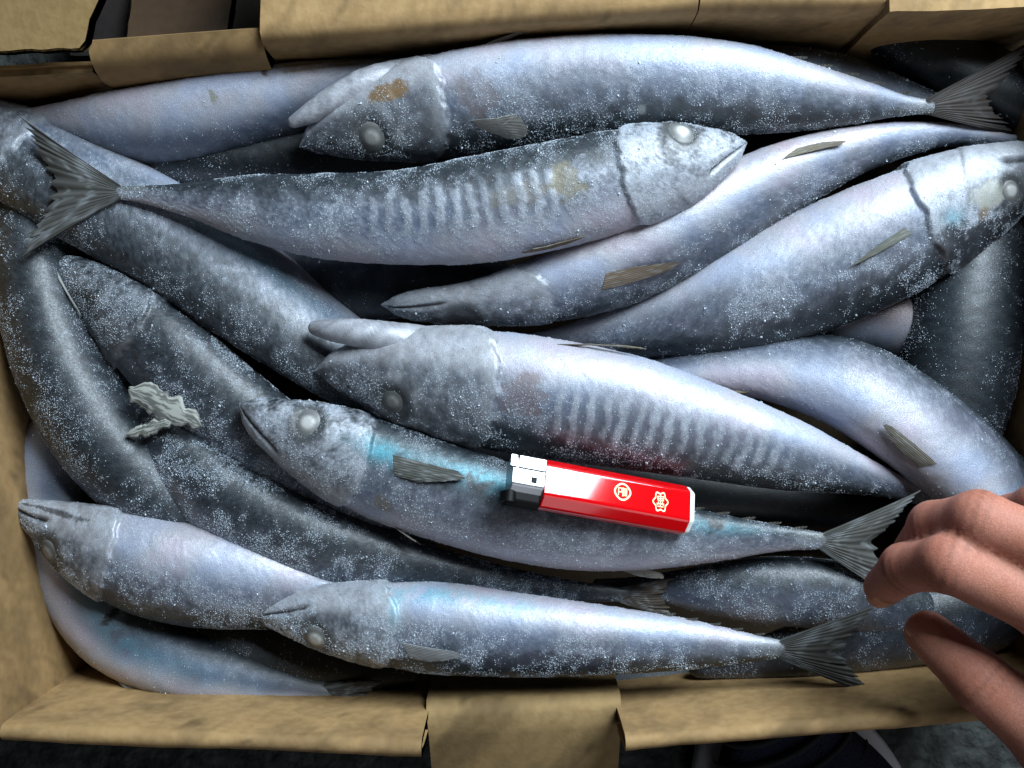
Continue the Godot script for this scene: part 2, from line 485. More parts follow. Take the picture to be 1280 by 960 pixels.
func eye_mesh(r: float, cloud: float) -> ArrayMesh:
	var pos := PackedVector3Array(); var col := PackedColorArray()
	var cols := 28
	for i in 15:
		var t := i / 14.0
		var ang := t * PI * 0.5
		var rr := r * sin(ang); var y := r * 0.34 * cos(ang)
		if t < 0.4: y += 0.0004 * (1.0 - smoothstep(0.2, 0.4, t))
		var c := Color(cloud, cloud * 1.02, cloud).lerp(Color(0.085, 0.09, 0.09), 0.85 * smoothstep(0.18, 0.46, t)).lerp(Color(0.17, 0.18, 0.18), smoothstep(0.50, 0.85, t))
		for j in cols:
			var ph := TAU * j / cols
			pos.append(Vector3(rr * cos(ph) + 0.00001 * cos(ph), y, rr * sin(ph) + 0.00001 * sin(ph)))
			col.append(c.darkened(0.25 * (0.5 + n_mid.get_noise_2d(ph * 2.0, t * 6.0))))
	return grid_mesh(pos, cols, true, col)

# the lower jaw of a gaping mouth: a slender bone with its own tip
func jaw(root: Node3D, pts: Array) -> void:
	var pos := PackedVector3Array(); var col := PackedColorArray()
	var rows := 60; var cols := 28
	var n := pts.size()
	for i in rows + 1:
		var t := float(i) / rows * (n - 1)
		var k := mini(int(t), n - 2); var u := t - k
		var a := maxi(k - 1, 0); var d := mini(k + 2, n - 1)
		var v := []
		for m in 4: v.append(catmull(pts[a][m], pts[k][m], pts[k + 1][m], pts[d][m], u))
		var c := at(v[0], v[1], v[3] * 0.01) - root.position
		var c2 := at(pts[k + 1][0], pts[k + 1][1], pts[k + 1][3] * 0.01) - at(pts[k][0], pts[k][1], pts[k][3] * 0.01)
		var T := c2.normalized(); var S := T.cross(Vector3.UP).normalized(); var U := S.cross(T)
		var rr: float = maxf(v[2], 0.4) * K * sqrt(clampf(t / 0.25, 0.001, 1.0))
		for j in cols:
			var ph := TAU * j / cols
			var q := c * 100.0 + Vector3(cos(ph), sin(ph), 0) * 0.5
			var nm := n_mid.get_noise_3dv(q); var nf := n_fine.get_noise_3dv(q)
			pos.append(c + (S * cos(ph) + U * sin(ph) * 1.1) * rr * (1.0 + 0.05 * nm + 0.03 * nf))
			var w := clampf(0.55 + 0.5 * nm + 0.5 * nf, 0, 1)
			col.append(Color(0.26, 0.27, 0.30).lerp(Color(0.56, 0.58, 0.63), w))
	put("lower_jaw", grid_mesh(pos, cols, true, col), M.skin, root)

# a thin fin: rays fan out from its root line to its tip line, both given on the skin
func fin_on_body(root: Node3D, b: Body, z: Array) -> void:
	var rays: int = z[11] * 4
	var rows := 12
	var top := PackedVector3Array(); var bot := PackedVector3Array(); var col := PackedColorArray()
	var base: Color = z[10]; base = Color(base.r * 0.5, base.g * 0.5, base.b * 0.5)
	for i in rows + 1:
		var v := float(i) / rows
		for j in rays + 1:
			var u := float(j) / rays
			var len_ := 1.0 - 0.55 * pow(absf(u - 0.3) / 0.7, 1.6) + 0.05 * n_fine.get_noise_2d(j * 0.7, z[1] * 300.0)
			var vv := v * len_
			var s := lerpf(lerpf(z[1], z[3], u), lerpf(z[5], z[7], u), vv)
			var ph := lerpf(lerpf(z[2], z[4], u), lerpf(z[6], z[8], u), vv)
			var ray := cos(j * TAU / 4.0) * (0.6 + 0.4 * sin(j * 1.7))
			var lift: float = 0.0002 + z[9] * vv * (1.0 - 0.25 * vv) + 0.00014 * ray * (1.0 - 0.4 * v)
			top.append(b.at_p(s, ph, lift)); bot.append(b.at_p(s, ph, lift - 0.00035))
			var c := base.lerp(base.lightened(0.07), 0.5 + 0.5 * ray).darkened(0.25 * v)
			col.append(c.lerp(Color(0.36, 0.39, 0.41), 0.35 * smoothstep(0.1, 0.5, n_mid.get_noise_2d(u * 4.0 + z[1] * 90.0, v * 3.0))))
	put(z[0], sheet(top, bot, rays + 1, col), M.fin, root)

func sheet(top: PackedVector3Array, bot: PackedVector3Array, cols: int, col: PackedColorArray) -> ArrayMesh:
	# closed thin sheet: ring = top row then bottom row reversed
	var rows := top.size() / cols
	var pos := PackedVector3Array(); var cc := PackedColorArray()
	for i in rows:
		for j in cols: pos.append(top[i * cols + j]); cc.append(col[i * cols + j])
		for j in cols: pos.append(bot[i * cols + cols - 1 - j]); cc.append(col[i * cols + cols - 1 - j])
	return grid_mesh(pos, cols * 2, true, cc)

func tail_fin(root: Node3D, b: Body, tips: Array, base0: Color, frosty: float) -> void:
	var base := Color(base0.r * 0.34, base0.g * 0.34, base0.b * 0.34)
	var o := root.position
	var end := b.tail_pos
	var a := at(tips[0][0], tips[0][1], tips[0][2] * 0.01) - o
	var c := at(tips[1][0], tips[1][1], tips[1][2] * 0.01) - o
	var notch := end + ((a + c) * 0.5 - end) * 0.42 + b.tail_t * 0.006
	var dir := (a - c).normalized()
	var up := (a - end).cross(c - end).normalized()
	if up.y < 0: up = -up
	var cols := 61; var rows := 16
	var top := PackedVector3Array(); var bot := PackedVector3Array(); var col := PackedColorArray()
	var br := b.tail_r * 0.95
	for i in rows + 1:
		var v := float(i) / rows
		for j in cols:
			var u := float(j) / (cols - 1)
			var x := u * 2.0 - 1.0      # -1 first tip, 1 second tip
			var far := notch.lerp(a if x < 0 else c, pow(absf(x), 0.85))
			var rootp := end + dir * (-x) * br - b.tail_t * 0.004
			far += (far - rootp) * (0.10 * n_fine.get_noise_2d(j * 0.35, 4.0 + o.x * 99.0) + 0.10 * n_mid.get_noise_2d(j * 0.12, o.x * 99.0))
			var mid := rootp.lerp(far, 0.5) + b.tail_t * 0.005 * absf(x) + dir * (-x) * 0.002 + up * 0.002
			var p := rootp.lerp(mid, v).lerp(mid.lerp(far, v), v)
			var ray := cos(j * TAU / 4.0)
			var th := lerpf(0.0012, 0.0004, v)
			p += up * (0.0002 * ray * (1.0 - 0.5 * v) + 0.0016 * sin(v * 3.0 + x * 2.0) * v)
			top.append(p + up * th); bot.append(p - up * th)
			var cl := base.lerp(base.lightened(0.07), 0.5 + 0.5 * ray * (0.6 + 0.4 * sin(j * 0.7)))
			cl = cl.lerp(Color(0.36, 0.40, 0.43), 0.7 * frosty * smoothstep(0.05, 0.5, n_mid.get_noise_2d(u * 2.5 + o.x * 80.0, v * 2.5) + 0.5 * n_fine.get_noise_2d(u * 5.0, v * 4.0) + 0.3 * (0.5 - v)))
			col.append(cl)
	put("tail_fin", sheet(top, bot, cols, col), M.fin, root)

func build_fish() -> void:
	var brown := Color(0.24, 0.15, 0.07)
	var ochre := Color(0.22, 0.19, 0.11)
	var gf := Color(0.20, 0.19, 0.16)
	# --- the deep layer, low tones put the shade of the pile into the colour
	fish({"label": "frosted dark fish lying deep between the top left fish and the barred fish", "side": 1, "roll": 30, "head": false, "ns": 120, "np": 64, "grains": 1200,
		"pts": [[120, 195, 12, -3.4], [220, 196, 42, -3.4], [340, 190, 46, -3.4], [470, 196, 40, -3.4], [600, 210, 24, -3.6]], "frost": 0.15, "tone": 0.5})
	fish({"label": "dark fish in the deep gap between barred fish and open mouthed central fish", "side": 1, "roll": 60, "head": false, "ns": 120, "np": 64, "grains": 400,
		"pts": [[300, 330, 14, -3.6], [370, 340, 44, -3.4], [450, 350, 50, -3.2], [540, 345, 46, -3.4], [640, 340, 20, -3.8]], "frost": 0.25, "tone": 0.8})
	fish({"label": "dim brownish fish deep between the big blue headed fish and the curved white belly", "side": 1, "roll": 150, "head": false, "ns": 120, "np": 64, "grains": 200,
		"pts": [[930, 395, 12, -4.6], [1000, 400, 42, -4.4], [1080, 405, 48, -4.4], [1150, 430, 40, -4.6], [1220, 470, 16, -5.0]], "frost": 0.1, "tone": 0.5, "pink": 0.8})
	fish({"label": "dark back speckled with frost, lying upright along the right end of the box", "side": 1, "roll": 25, "head": false, "ns": 170, "np": 80, "grains": 4200, "back_frost": 0.5,
		"pts": [[1255, 200, 20, -5.2], [1228, 290, 70, -5.0], [1205, 380, 84, -4.6], [1192, 470, 82, -4.4], [1182, 560, 62, -4.4], [1180, 650, 30, -4.6]], "frost": 0.14, "back_film": 0.5, "tone": 0.9})
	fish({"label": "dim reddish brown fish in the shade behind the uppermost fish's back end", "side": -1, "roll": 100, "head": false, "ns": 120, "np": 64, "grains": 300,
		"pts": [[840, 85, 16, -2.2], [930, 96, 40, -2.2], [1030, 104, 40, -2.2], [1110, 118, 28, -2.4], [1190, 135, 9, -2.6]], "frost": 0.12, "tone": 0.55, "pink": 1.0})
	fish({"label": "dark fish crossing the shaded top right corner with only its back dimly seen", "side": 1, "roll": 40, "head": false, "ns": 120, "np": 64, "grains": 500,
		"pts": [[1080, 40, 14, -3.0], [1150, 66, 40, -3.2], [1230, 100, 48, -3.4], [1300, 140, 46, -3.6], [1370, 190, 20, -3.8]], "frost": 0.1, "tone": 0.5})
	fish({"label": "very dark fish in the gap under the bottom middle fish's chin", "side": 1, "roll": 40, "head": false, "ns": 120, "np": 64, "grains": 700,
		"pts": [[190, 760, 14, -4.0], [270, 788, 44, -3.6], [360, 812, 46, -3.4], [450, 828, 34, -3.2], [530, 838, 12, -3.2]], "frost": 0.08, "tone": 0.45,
		"fins": [["ventral_fin", 0.72, 80, 0.80, 100, 0.90, 84, 0.96, 96, 0.004, gf, 6]]})
	fish({"label": "dark frosted fish at the bottom right, half under the open hand", "side": -1, "roll": 70, "head": false, "ns": 150, "np": 72, "grains": 3200, "back_frost": 0.9,
		"pts": [[860, 838, 9, -2.6], [940, 826, 26, -2.5], [1030, 808, 42, -2.4], [1120, 788, 52, -2.4], [1230, 765, 54, -2.6], [1330, 740, 24, -3.0]], "frost": 0.2, "tone": 0.75})
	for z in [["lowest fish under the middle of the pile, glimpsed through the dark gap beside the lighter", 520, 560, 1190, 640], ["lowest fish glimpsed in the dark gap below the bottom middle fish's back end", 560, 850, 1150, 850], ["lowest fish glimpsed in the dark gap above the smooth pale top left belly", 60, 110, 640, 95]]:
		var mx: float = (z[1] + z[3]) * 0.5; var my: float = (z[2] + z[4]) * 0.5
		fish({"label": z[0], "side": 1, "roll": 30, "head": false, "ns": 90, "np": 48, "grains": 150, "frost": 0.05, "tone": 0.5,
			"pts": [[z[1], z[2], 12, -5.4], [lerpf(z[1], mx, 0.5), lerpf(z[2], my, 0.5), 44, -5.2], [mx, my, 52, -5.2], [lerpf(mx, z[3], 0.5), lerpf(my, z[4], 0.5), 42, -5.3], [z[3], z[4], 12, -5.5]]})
	# --- left side, lower ones
	fish({"label": "smooth bluish white bellied fish bending along the lower left corner of the box", "side": -1, "roll": 122, "roll_tail": 105, "head": false, "ns": 200, "np": 96, "grains": 500,
		"pts": [[75, 500, 14, -3.2], [72, 560, 44, -3.0], [76, 630, 50, -2.9], [98, 715, 50, -2.7], [150, 785, 52, -2.5], [230, 828, 44, -2.1], [310, 848, 30, -1.9], [380, 860, 14, -1.8], [420, 864, 8, -1.8]],
		"frost": 0.12, "tone": 0.92, "pink": 0.35, "cyan": [[0.55, 100, 0.2, 20, 0.30]], "stains": [[0.50, 84, 0.011, 16, Color(0.01, 0.01, 0.01), 1.0]],
		"tail": [[474, 850, -1.7], [470, 880, -1.9]], "fins": [["anal_fin", 0.58, 176, 0.64, 176, 0.65, 180, 0.69, 180, 0.007, Color(0.3, 0.27, 0.2), 6]]})
	fish({"label": "dark blue grey back dusted with fine frost, curving down along the left end", "side": -1, "roll": 22, "head": false, "ns": 200, "np": 96, "grains": 6500, "back_frost": 0.8,
		"pts": [[24, 235, 14, -2.2], [36, 300, 44, -1.9], [56, 390, 56, -1.7], [90, 480, 62, -1.7], [140, 560, 62, -1.8], [205, 625, 52, -2.1], [290, 690, 30, -2.6], [370, 740, 10, -3.0]],
		"frost": 0.28, "back_film": 0.5, "tone": 0.85, "fins": [["dorsal_fin", 0.20, 330, 0.215, 331, 0.30, 322, 0.30, 324, 0.003, Color(0.5, 0.52, 0.48), 3]]})
	fish({"label": "large grey green fish running down from the top left corner, frost on its back", "side": 1, "roll": 48, "ns": 230, "np": 104, "grains": 6000, "back_frost": 0.8, "eye_phi": 84,
		"pts": [[-110, 130, 6, -1.8], [-40, 160, 46, -1.7], [60, 212, 64, -1.7], [150, 262, 66, -1.6], [250, 322, 66, -1.6], [350, 392, 62, -1.6], [450, 465, 48, -1.9], [560, 540, 20, -2.4]],
		"frost": 0.55, "back_film": 0.55, "pink": 0.5, "cyan": [[0.62, 96, 0.2, 12, 0.25]]})
	fish({"label": "dark fish with a frosted band below the torn white flesh, left of the lighter", "side": -1, "roll": 55, "head": false, "ns": 220, "np": 104, "grains": 7500, "back_frost": 1.0,
		"pts": [[172, 505, 18, -1.3], [215, 565, 44, -1.1], [280, 625, 56, -1.0], [370, 672, 54, -1.0], [470, 700, 42, -1.2], [580, 722, 28, -1.5], [700, 738, 16, -1.7], [790, 744, 8, -1.8]], "tail": [[838, 722, -1.7], [838, 768, -1.9]], "tail_color": Color(0.16, 0.11, 0.07),
		"frost": 0.4, "back_film": 0.4, "tone": 0.8, "bars": [], "stains": [[0.17, 95, 0.05, 22, Color(0.30, 0.30, 0.29), 0.6]]})
	torn_flesh()
	fish({"label": "fish with dark mottled snout at upper left and frost stripe down its back", "side": -1, "roll": 52, "ns": 240, "np": 112, "grains": 7000, "back_frost": 1.0, "eye_phi": 92, "eye": false,
		"pts": [[72, 322, 5, -0.9], [100, 348, 28, -0.8], [150, 392, 48, -0.9], [215, 452, 60, -1.1], [290, 520, 64, -1.4], [370, 580, 58, -1.7], [460, 640, 40, -1.7], [540, 690, 16, -2.3]],
		"frost": 0.4, "back_film": 0.5, "head_frost": 0.3, "pink": 0.7, "tone": 0.85, "gill": 0.25})
	fish({"label": "blunt grey fish at lower left with its snout against the box edge", "side": 1, "roll": 108, "ns": 240, "np": 112, "grains": 3500, "back_frost": 0.6, "eye_phi": 66, "eye_cloud": 0.25, "open": 0.10,
		"pts": [[16, 630, 6, -0.9], [55, 651, 29, -0.8], [110, 680, 52, -0.7], [180, 706, 64, -0.7], [250, 721, 65, -0.8], [330, 732, 56, -1.0], [430, 748, 44, -1.7], [560, 765, 20, -2.5]],
		"frost": 0.55, "head_frost": 0.7, "stains": [[0.095, 146, 0.09, 8, Color(0.03, 0.032, 0.038), 0.85]], "pink": 0.4, "gill": 0.27, "tone": 1.0})
	# --- right side, lower ones
	fish({"label": "big fish whose dark blue frosted head points to the right edge", "side": -1, "roll": 98, "ns": 270, "np": 120, "grains": 6500, "back_frost": 0.9, "eye_phi": 80, "eye_size": 0.85, "eye_s": 0.118, "gill": 0.268, "head_frost": 0.5,
		"pts": [[1322, 192, 6, -1.3], [1285, 210, 36, -1.4], [1220, 243, 61, -1.5], [1120, 294, 76, -1.6], [1020, 338, 77, -1.8], [920, 376, 66, -1.9], [820, 405, 42, -2.3], [720, 425, 22, -2.8], [620, 435, 8, -3.4]],
		"frost": 0.5, "cyan": [[0.228, 88, 0.018, 9, 0.7]], "stains": [[0.175, 48, 0.085, 30, Color(0.028, 0.032, 0.04), 0.92], [0.155, 90, 0.034, 15, Color(0.36, 0.37, 0.33), 0.9], [0.178, 74, 0.014, 7, Color(0.2, 0.15, 0.1), 0.9], [0.245, 66, 0.03, 20, Color(0.03, 0.034, 0.042), 0.85]],
		"fins": [["pectoral_fin", 0.30, 92, 0.305, 100, 0.405, 88, 0.405, 92, 0.002, Color(0.16, 0.17, 0.13), 7]]})
	fish({"label": "curved smooth white fish belly with one buff fin, above the hand", "side": 1, "roll": 128, "ns": 230, "np": 108, "grains": 1500, "back_frost": 0.7, "head": false,
		"pts": [[1350, 720, 20, -1.6], [1290, 660, 46, -1.4], [1215, 588, 60, -1.3], [1140, 528, 62, -1.3], [1060, 480, 58, -1.6], [970, 460, 44, -2.0], [890, 458, 32, -2.3], [800, 466, 18, -2.8], [720, 470, 8, -3.2]],
		"frost": 0.28, "pink": 0.3, "fins": [["pelvic_fin", 0.35, 152, 0.365, 170, 0.455, 146, 0.455, 162, 0.003, Color(0.28, 0.25, 0.19), 8], ["anal_fin", 0.70, 176, 0.77, 177, 0.74, 186, 0.80, 183, 0.003, Color(0.26, 0.18, 0.10), 7]]})
	fish({"label": "blue and white fish under the barred fish, closed mouth at left", "side": 1, "roll": 128, "ns": 260, "np": 116, "grains": 2500, "back_frost": 0.5, "eye": false, "gill": 0.222, "head_frost": 0.45,
		"pts": [[476, 381, 5, -1.1], [520, 382, 19, -1.0], [600, 378, 28, -0.9], [690, 360, 42, -0.9], [780, 328, 52, -1.0], [880, 278, 54, -1.2], [980, 224, 44, -1.4], [1080, 186, 28, -1.6], [1180, 169, 14, -2.0], [1260, 178, 9, -2.6], [1340, 190, 7, -3.0]],
		"frost": 0.45, "pink": 0.55, "crumbs": 0.02, "fins": [["pectoral_fin", 0.285, 92, 0.295, 112, 0.385, 84, 0.385, 100, 0.0025, Color(0.27, 0.19, 0.12), 8], ["anal_fin", 0.565, 146, 0.59, 156, 0.65, 134, 0.66, 144, 0.0025, Color(0.24, 0.20, 0.13), 7]]})
	fish({"label": "small bluish fish behind the lighter fish's tail, under the hand's fingertips", "side": 1, "roll": 78, "head": false, "ns": 180, "np": 88, "grains": 3200, "back_frost": 0.9,
		"pts": [[1210, 790, 18, -2.0], [1130, 765, 38, -1.8], [1040, 744, 44, -1.6], [950, 738, 42, -1.6], [870, 736, 28, -1.9], [800, 732, 12, -2.3], [740, 730, 6, -2.6]], "frost": 0.35, "tone": 0.85, "pink": 0.7})
	# --- top row
	fish({"label": "smooth pale fish belly along the top left wall, tapering away to the right", "side": 1, "roll": 148, "head": false, "ns": 220, "np": 100, "grains": 400,
		"pts": [[-10, 150, 8, -2.2], [60, 154, 20, -2.0], [140, 160, 40, -1.8], [220, 156, 48, -1.7], [310, 138, 47, -1.7], [400, 117, 36, -1.7], [490, 98, 22, -1.8], [580, 84, 10, -2.0]],
		"frost": 0.22, "pink": 0.25, "tone": 0.85, "stains": [[0.61, 176, 0.006, 7, Color(0.08, 0.06, 0.04), 0.9], [0.72, 172, 0.09, 6, Color(0.26, 0.2, 0.12), 0.8], [0.5, 150, 0.008, 12, Color(0.22, 0.2, 0.1), 0.7]]})
	fish({"label": "uppermost fish, belly up, with gaping jaw at left and brown cheek stain", "side": 1, "roll": 101, "ns": 290, "np": 128, "grains": 5500, "back_frost": 0.55, "open": 0.15, "head_frost": 0.16, "jaw": [[360, 156, 6, 0.2], [385, 143, 12, 0.3], [420, 124, 17, 0.3], [465, 104, 21, 0.1], [540, 92, 24, -0.5]], "eye_size": 1.1, "eye_cloud": 0.30, "gill": 0.235, "eye_s": 0.115,
		"pts": [[374, 184, 5, -0.5], [400, 172, 22, -0.4], [440, 158, 42, -0.3], [500, 143, 57, -0.3], [570, 131, 64, -0.3], [690, 114, 65, -0.3], [820, 108, 61, -0.3], [920, 112, 55, -0.4], [1010, 122, 40, -0.6], [1080, 128, 25, -0.8], [1130, 132, 12, -0.9], [1170, 134, 8, -1.0]],
		"frost": 0.36, "pink": 0.15, "stains": [[0.155, 118, 0.035, 14, brown, 0.95], [0.53, 60, 0.006, 6, Color(0.3, 0.33, 0.33), 0.7], [0.285, 95, 0.035, 26, Color(0.19, 0.15, 0.14), 0.5]],
		"fins": [["pectoral_fin", 0.27, 68, 0.28, 58, 0.345, 72, 0.365, 36, 0.012, Color(0.85, 0.85, 0.80), 11], ["pelvic_fin", 0.31, 168, 0.335, 172, 0.40, 168, 0.41, 172, 0.006, Color(0.3, 0.26, 0.19), 6]],
		"finlets": [172.0], "tail": [[1290, 48, -1.2], [1268, 168, -2.4]], "tail_color": Color(0.075, 0.055, 0.045), "tail_frost": 0.12})
	fish({"label": "frosted fish with pale vertical bars, its head to the right across the others", "side": 1, "roll": 84, "ns": 300, "np": 132, "grains": 6000, "back_frost": 0.9, "eye_phi": 42, "eye_cloud": 0.5, "gill": 0.21,
		"pts": [[934, 178, 6, 0.3], [900, 190, 30, 0.5], [850, 206, 52, 0.6], [780, 224, 62, 0.7], [700, 243, 66, 0.7], [600, 262, 66, 0.7], [500, 272, 58, 0.7], [400, 270, 52, 0.6], [310, 259, 40, 0.6], [240, 250, 22, 0.6], [180, 243, 11, 0.6], [136, 239, 8, 0.6]],
		"frost": 0.78, "head_frost": 0.85, "pink": 0.6, "bars": [0.29, 0.60, 62, 112, 42.0], "stains": [[0.295, 82, 0.028, 22, ochre, 0.75], [0.36, 84, 0.06, 12, ochre, 0.4]],
		"fins": [["ventral_fin", 0.28, 150, 0.30, 157, 0.375, 148, 0.385, 156, 0.002, Color(0.27, 0.19, 0.11), 6]],
		"tail": [[30, 322, 0.8], [30, 148, 0.7]], "tail_color": Color(0.075, 0.075, 0.065), "tail_frost": 0.40})
	# --- the middle ones on top
	fish({"label": "central fish with mouth open to the left and scale bars on its flank", "side": 1, "roll": 102, "ns": 300, "np": 132, "grains": 5000, "back_frost": 0.8, "open": 0.1, "head_frost": 0.28, "jaw": [[386, 409, 7, 0.6], [410, 412, 13, 0.8], [450, 417, 18, 0.9], [505, 426, 22, 0.7], [590, 442, 24, -0.2]], "eye_cloud": 0.17, "eye_size": 0.9, "gill": 0.262, "eye_phi": 66, "eye_s": 0.125,
		"pts": [[392, 464, 4, 0.1], [425, 462, 27, 0.2], [465, 465, 48, 0.2], [510, 472, 63, 0.3], [600, 486, 74, 0.3], [700, 501, 75, 0.3], [800, 519, 70, 0.3], [900, 545, 58, 0.2], [990, 570, 45, 0.0], [1060, 590, 28, -0.5], [1130, 612, 14, -1.3], [1210, 640, 8, -2.2]],
		"frost": 0.42, "pink": 0.2, "bars": [0.345, 0.68, 66, 112, 46.0], "stains": [[0.30, 98, 0.03, 24, Color(0.20, 0.145, 0.14), 0.6]],
		"fins": [["pelvic_fin", 0.335, 162, 0.36, 168, 0.45, 170, 0.455, 176, 0.006, Color(0.34, 0.28, 0.19), 8]]})
	fish({"label": "fish under the red lighter, turquoise patch behind its head at left", "side": -1, "roll": 76, "ns": 300, "np": 132, "grains": 4200, "back_frost": 0.7, "eye_phi": 50, "eye_cloud": 0.46, "gill": 0.225, "eye_size": 0.95,
		"pts": [[298, 504, 7, 1.1], [332, 524, 30, 1.0], [400, 556, 53, 0.7], [470, 586, 61, 0.4], [550, 614, 62, 0.3], [640, 641, 60, 0.2], [730, 660, 54, 0.1], [820, 669, 43, 0.0], [900, 672, 30, -0.2], [970, 673, 17, -0.3], [1040, 677, 9, -0.4]],
		"frost": 0.50, "head_frost": 0.72, "pink": 0.8, "cyan": [[0.235, 52, 0.05, 14, 1.0], [0.42, 44, 0.09, 14, 0.9], [0.80, 50, 0.08, 20, 0.4]], "stains": [[0.27, 110, 0.016, 12, Color(0.25, 0.21, 0.14), 0.6]],
		"fins": [["pectoral_fin", 0.26, 52, 0.275, 74, 0.385, 46, 0.365, 68, 0.003, Color(0.075, 0.08, 0.065), 8], ["ventral_fin", 0.30, 150, 0.31, 154, 0.345, 152, 0.35, 156, 0.004, Color(0.4, 0.36, 0.3), 4], ["anal_fin", 0.66, 172, 0.70, 172, 0.71, 176, 0.75, 176, 0.006, Color(0.42, 0.38, 0.32), 6]],
		"finlets": [2.0], "tail": [[1148, 612, 0.2], [1105, 742, -0.6]], "tail_color": Color(0.12, 0.12, 0.105), "tail_frost": 0.35})
	fish({"label": "bottom middle fish with white eye, small pale fin and tail over the box edge", "side": 1, "roll": 96, "ns": 290, "np": 128, "grains": 5500, "back_frost": 0.85, "eye_phi": 60, "eye_cloud": 0.5, "gill": 0.27, "eye_s": 0.125,
		"pts": [[320, 770, 6, -0.3], [345, 768, 20, -0.2], [400, 771, 40, -0.1], [470, 779, 52, 0.0], [560, 786, 57, 0.0], [650, 794, 52, 0.0], [750, 800, 44, 0.0], [850, 805, 33, -0.1], [920, 809, 21, -0.2], [985, 812, 9, -0.2]],
		"frost": 0.38, "head_frost": 0.6, "pink": 0.1, "cyan": [[0.32, 150, 0.07, 16, 0.9], [0.265, 130, 0.012, 25, 0.7], [0.46, 148, 0.1, 12, 0.6]], "stains": [[0.55, 66, 0.15, 16, Color(0.03, 0.035, 0.055), 0.75]],
		"fins": [["pectoral_fin", 0.285, 82, 0.30, 60, 0.395, 80, 0.385, 64, 0.003, Color(0.42, 0.44, 0.45), 9]],
		"finlets": [176.0], "tail": [[1092, 756, 0.0], [1094, 872, -0.2]], "tail_color": Color(0.075, 0.075, 0.065), "tail_frost": 0.35})

func torn_flesh() -> void:
	# ragged flaps of white flesh where the fish below is broken
	var host: Node3D = get_child(get_child_count() - 1)
	for z in [[160, 486, 250, 532, 0.0105, 0.0], [158, 543, 214, 528, 0.0055, 40.0]]:
		var a := at(z[0], z[1], 0.007); var b := at(z[2], z[3], 0.008)
		var pos := PackedVector3Array(); var bot := PackedVector3Array(); var col := PackedColorArray()
		var cols := 60; var rows := 24
		var along := b - a; var across := Vector3(-along.z, 0, along.x).normalized()
		var o: float = z[5]
		for i in rows + 1:
			var v := float(i) / rows
			for j in cols:
				var u := float(j) / (cols - 1)
				var half: float = z[4] * 0.5 * (0.55 + 0.45 * sin(u * PI)) * sqrt(clampf(minf(u, 1.0 - u) * 12.0, 0.02, 1.0))
				half *= 1.0 + 0.55 * n_patch.get_noise_2d(u * 9.0 + o, 30.0 if v > 0.5 else 9.0) + 0.35 * n_mid.get_noise_2d(u * 4.0 + o, 1.0 if v > 0.5 else 5.0)
				var p := a + along * (u + 0.04 * n_patch.get_noise_2d(v * 4.0 + o, 20.0)) + across * ((v - 0.5) * 2.0 * half)
				p.y += 0.0004 * n_patch.get_noise_2d(u * 4.0 + o, v * 2.0) - 0.0012 * pow(absf(v * 2.0 - 1.0), 3.0)
				pos.append(p - host.position); bot.append(p - host.position + Vector3(0, -0.0008, 0))
				var k := smoothstep(-0.15, 0.12, n_mid.get_noise_2d(u * 1.2 + 5.0 + o, v * 4.0) + 0.5 * n_fine.get_noise_2d(u * 1.0, v * 2.0))
				col.append(Color(0.12, 0.125, 0.115).lerp(Color(0.34, 0.35, 0.32), k))
		put("torn_flesh", sheet(pos, bot, cols, col), M.fin, host)

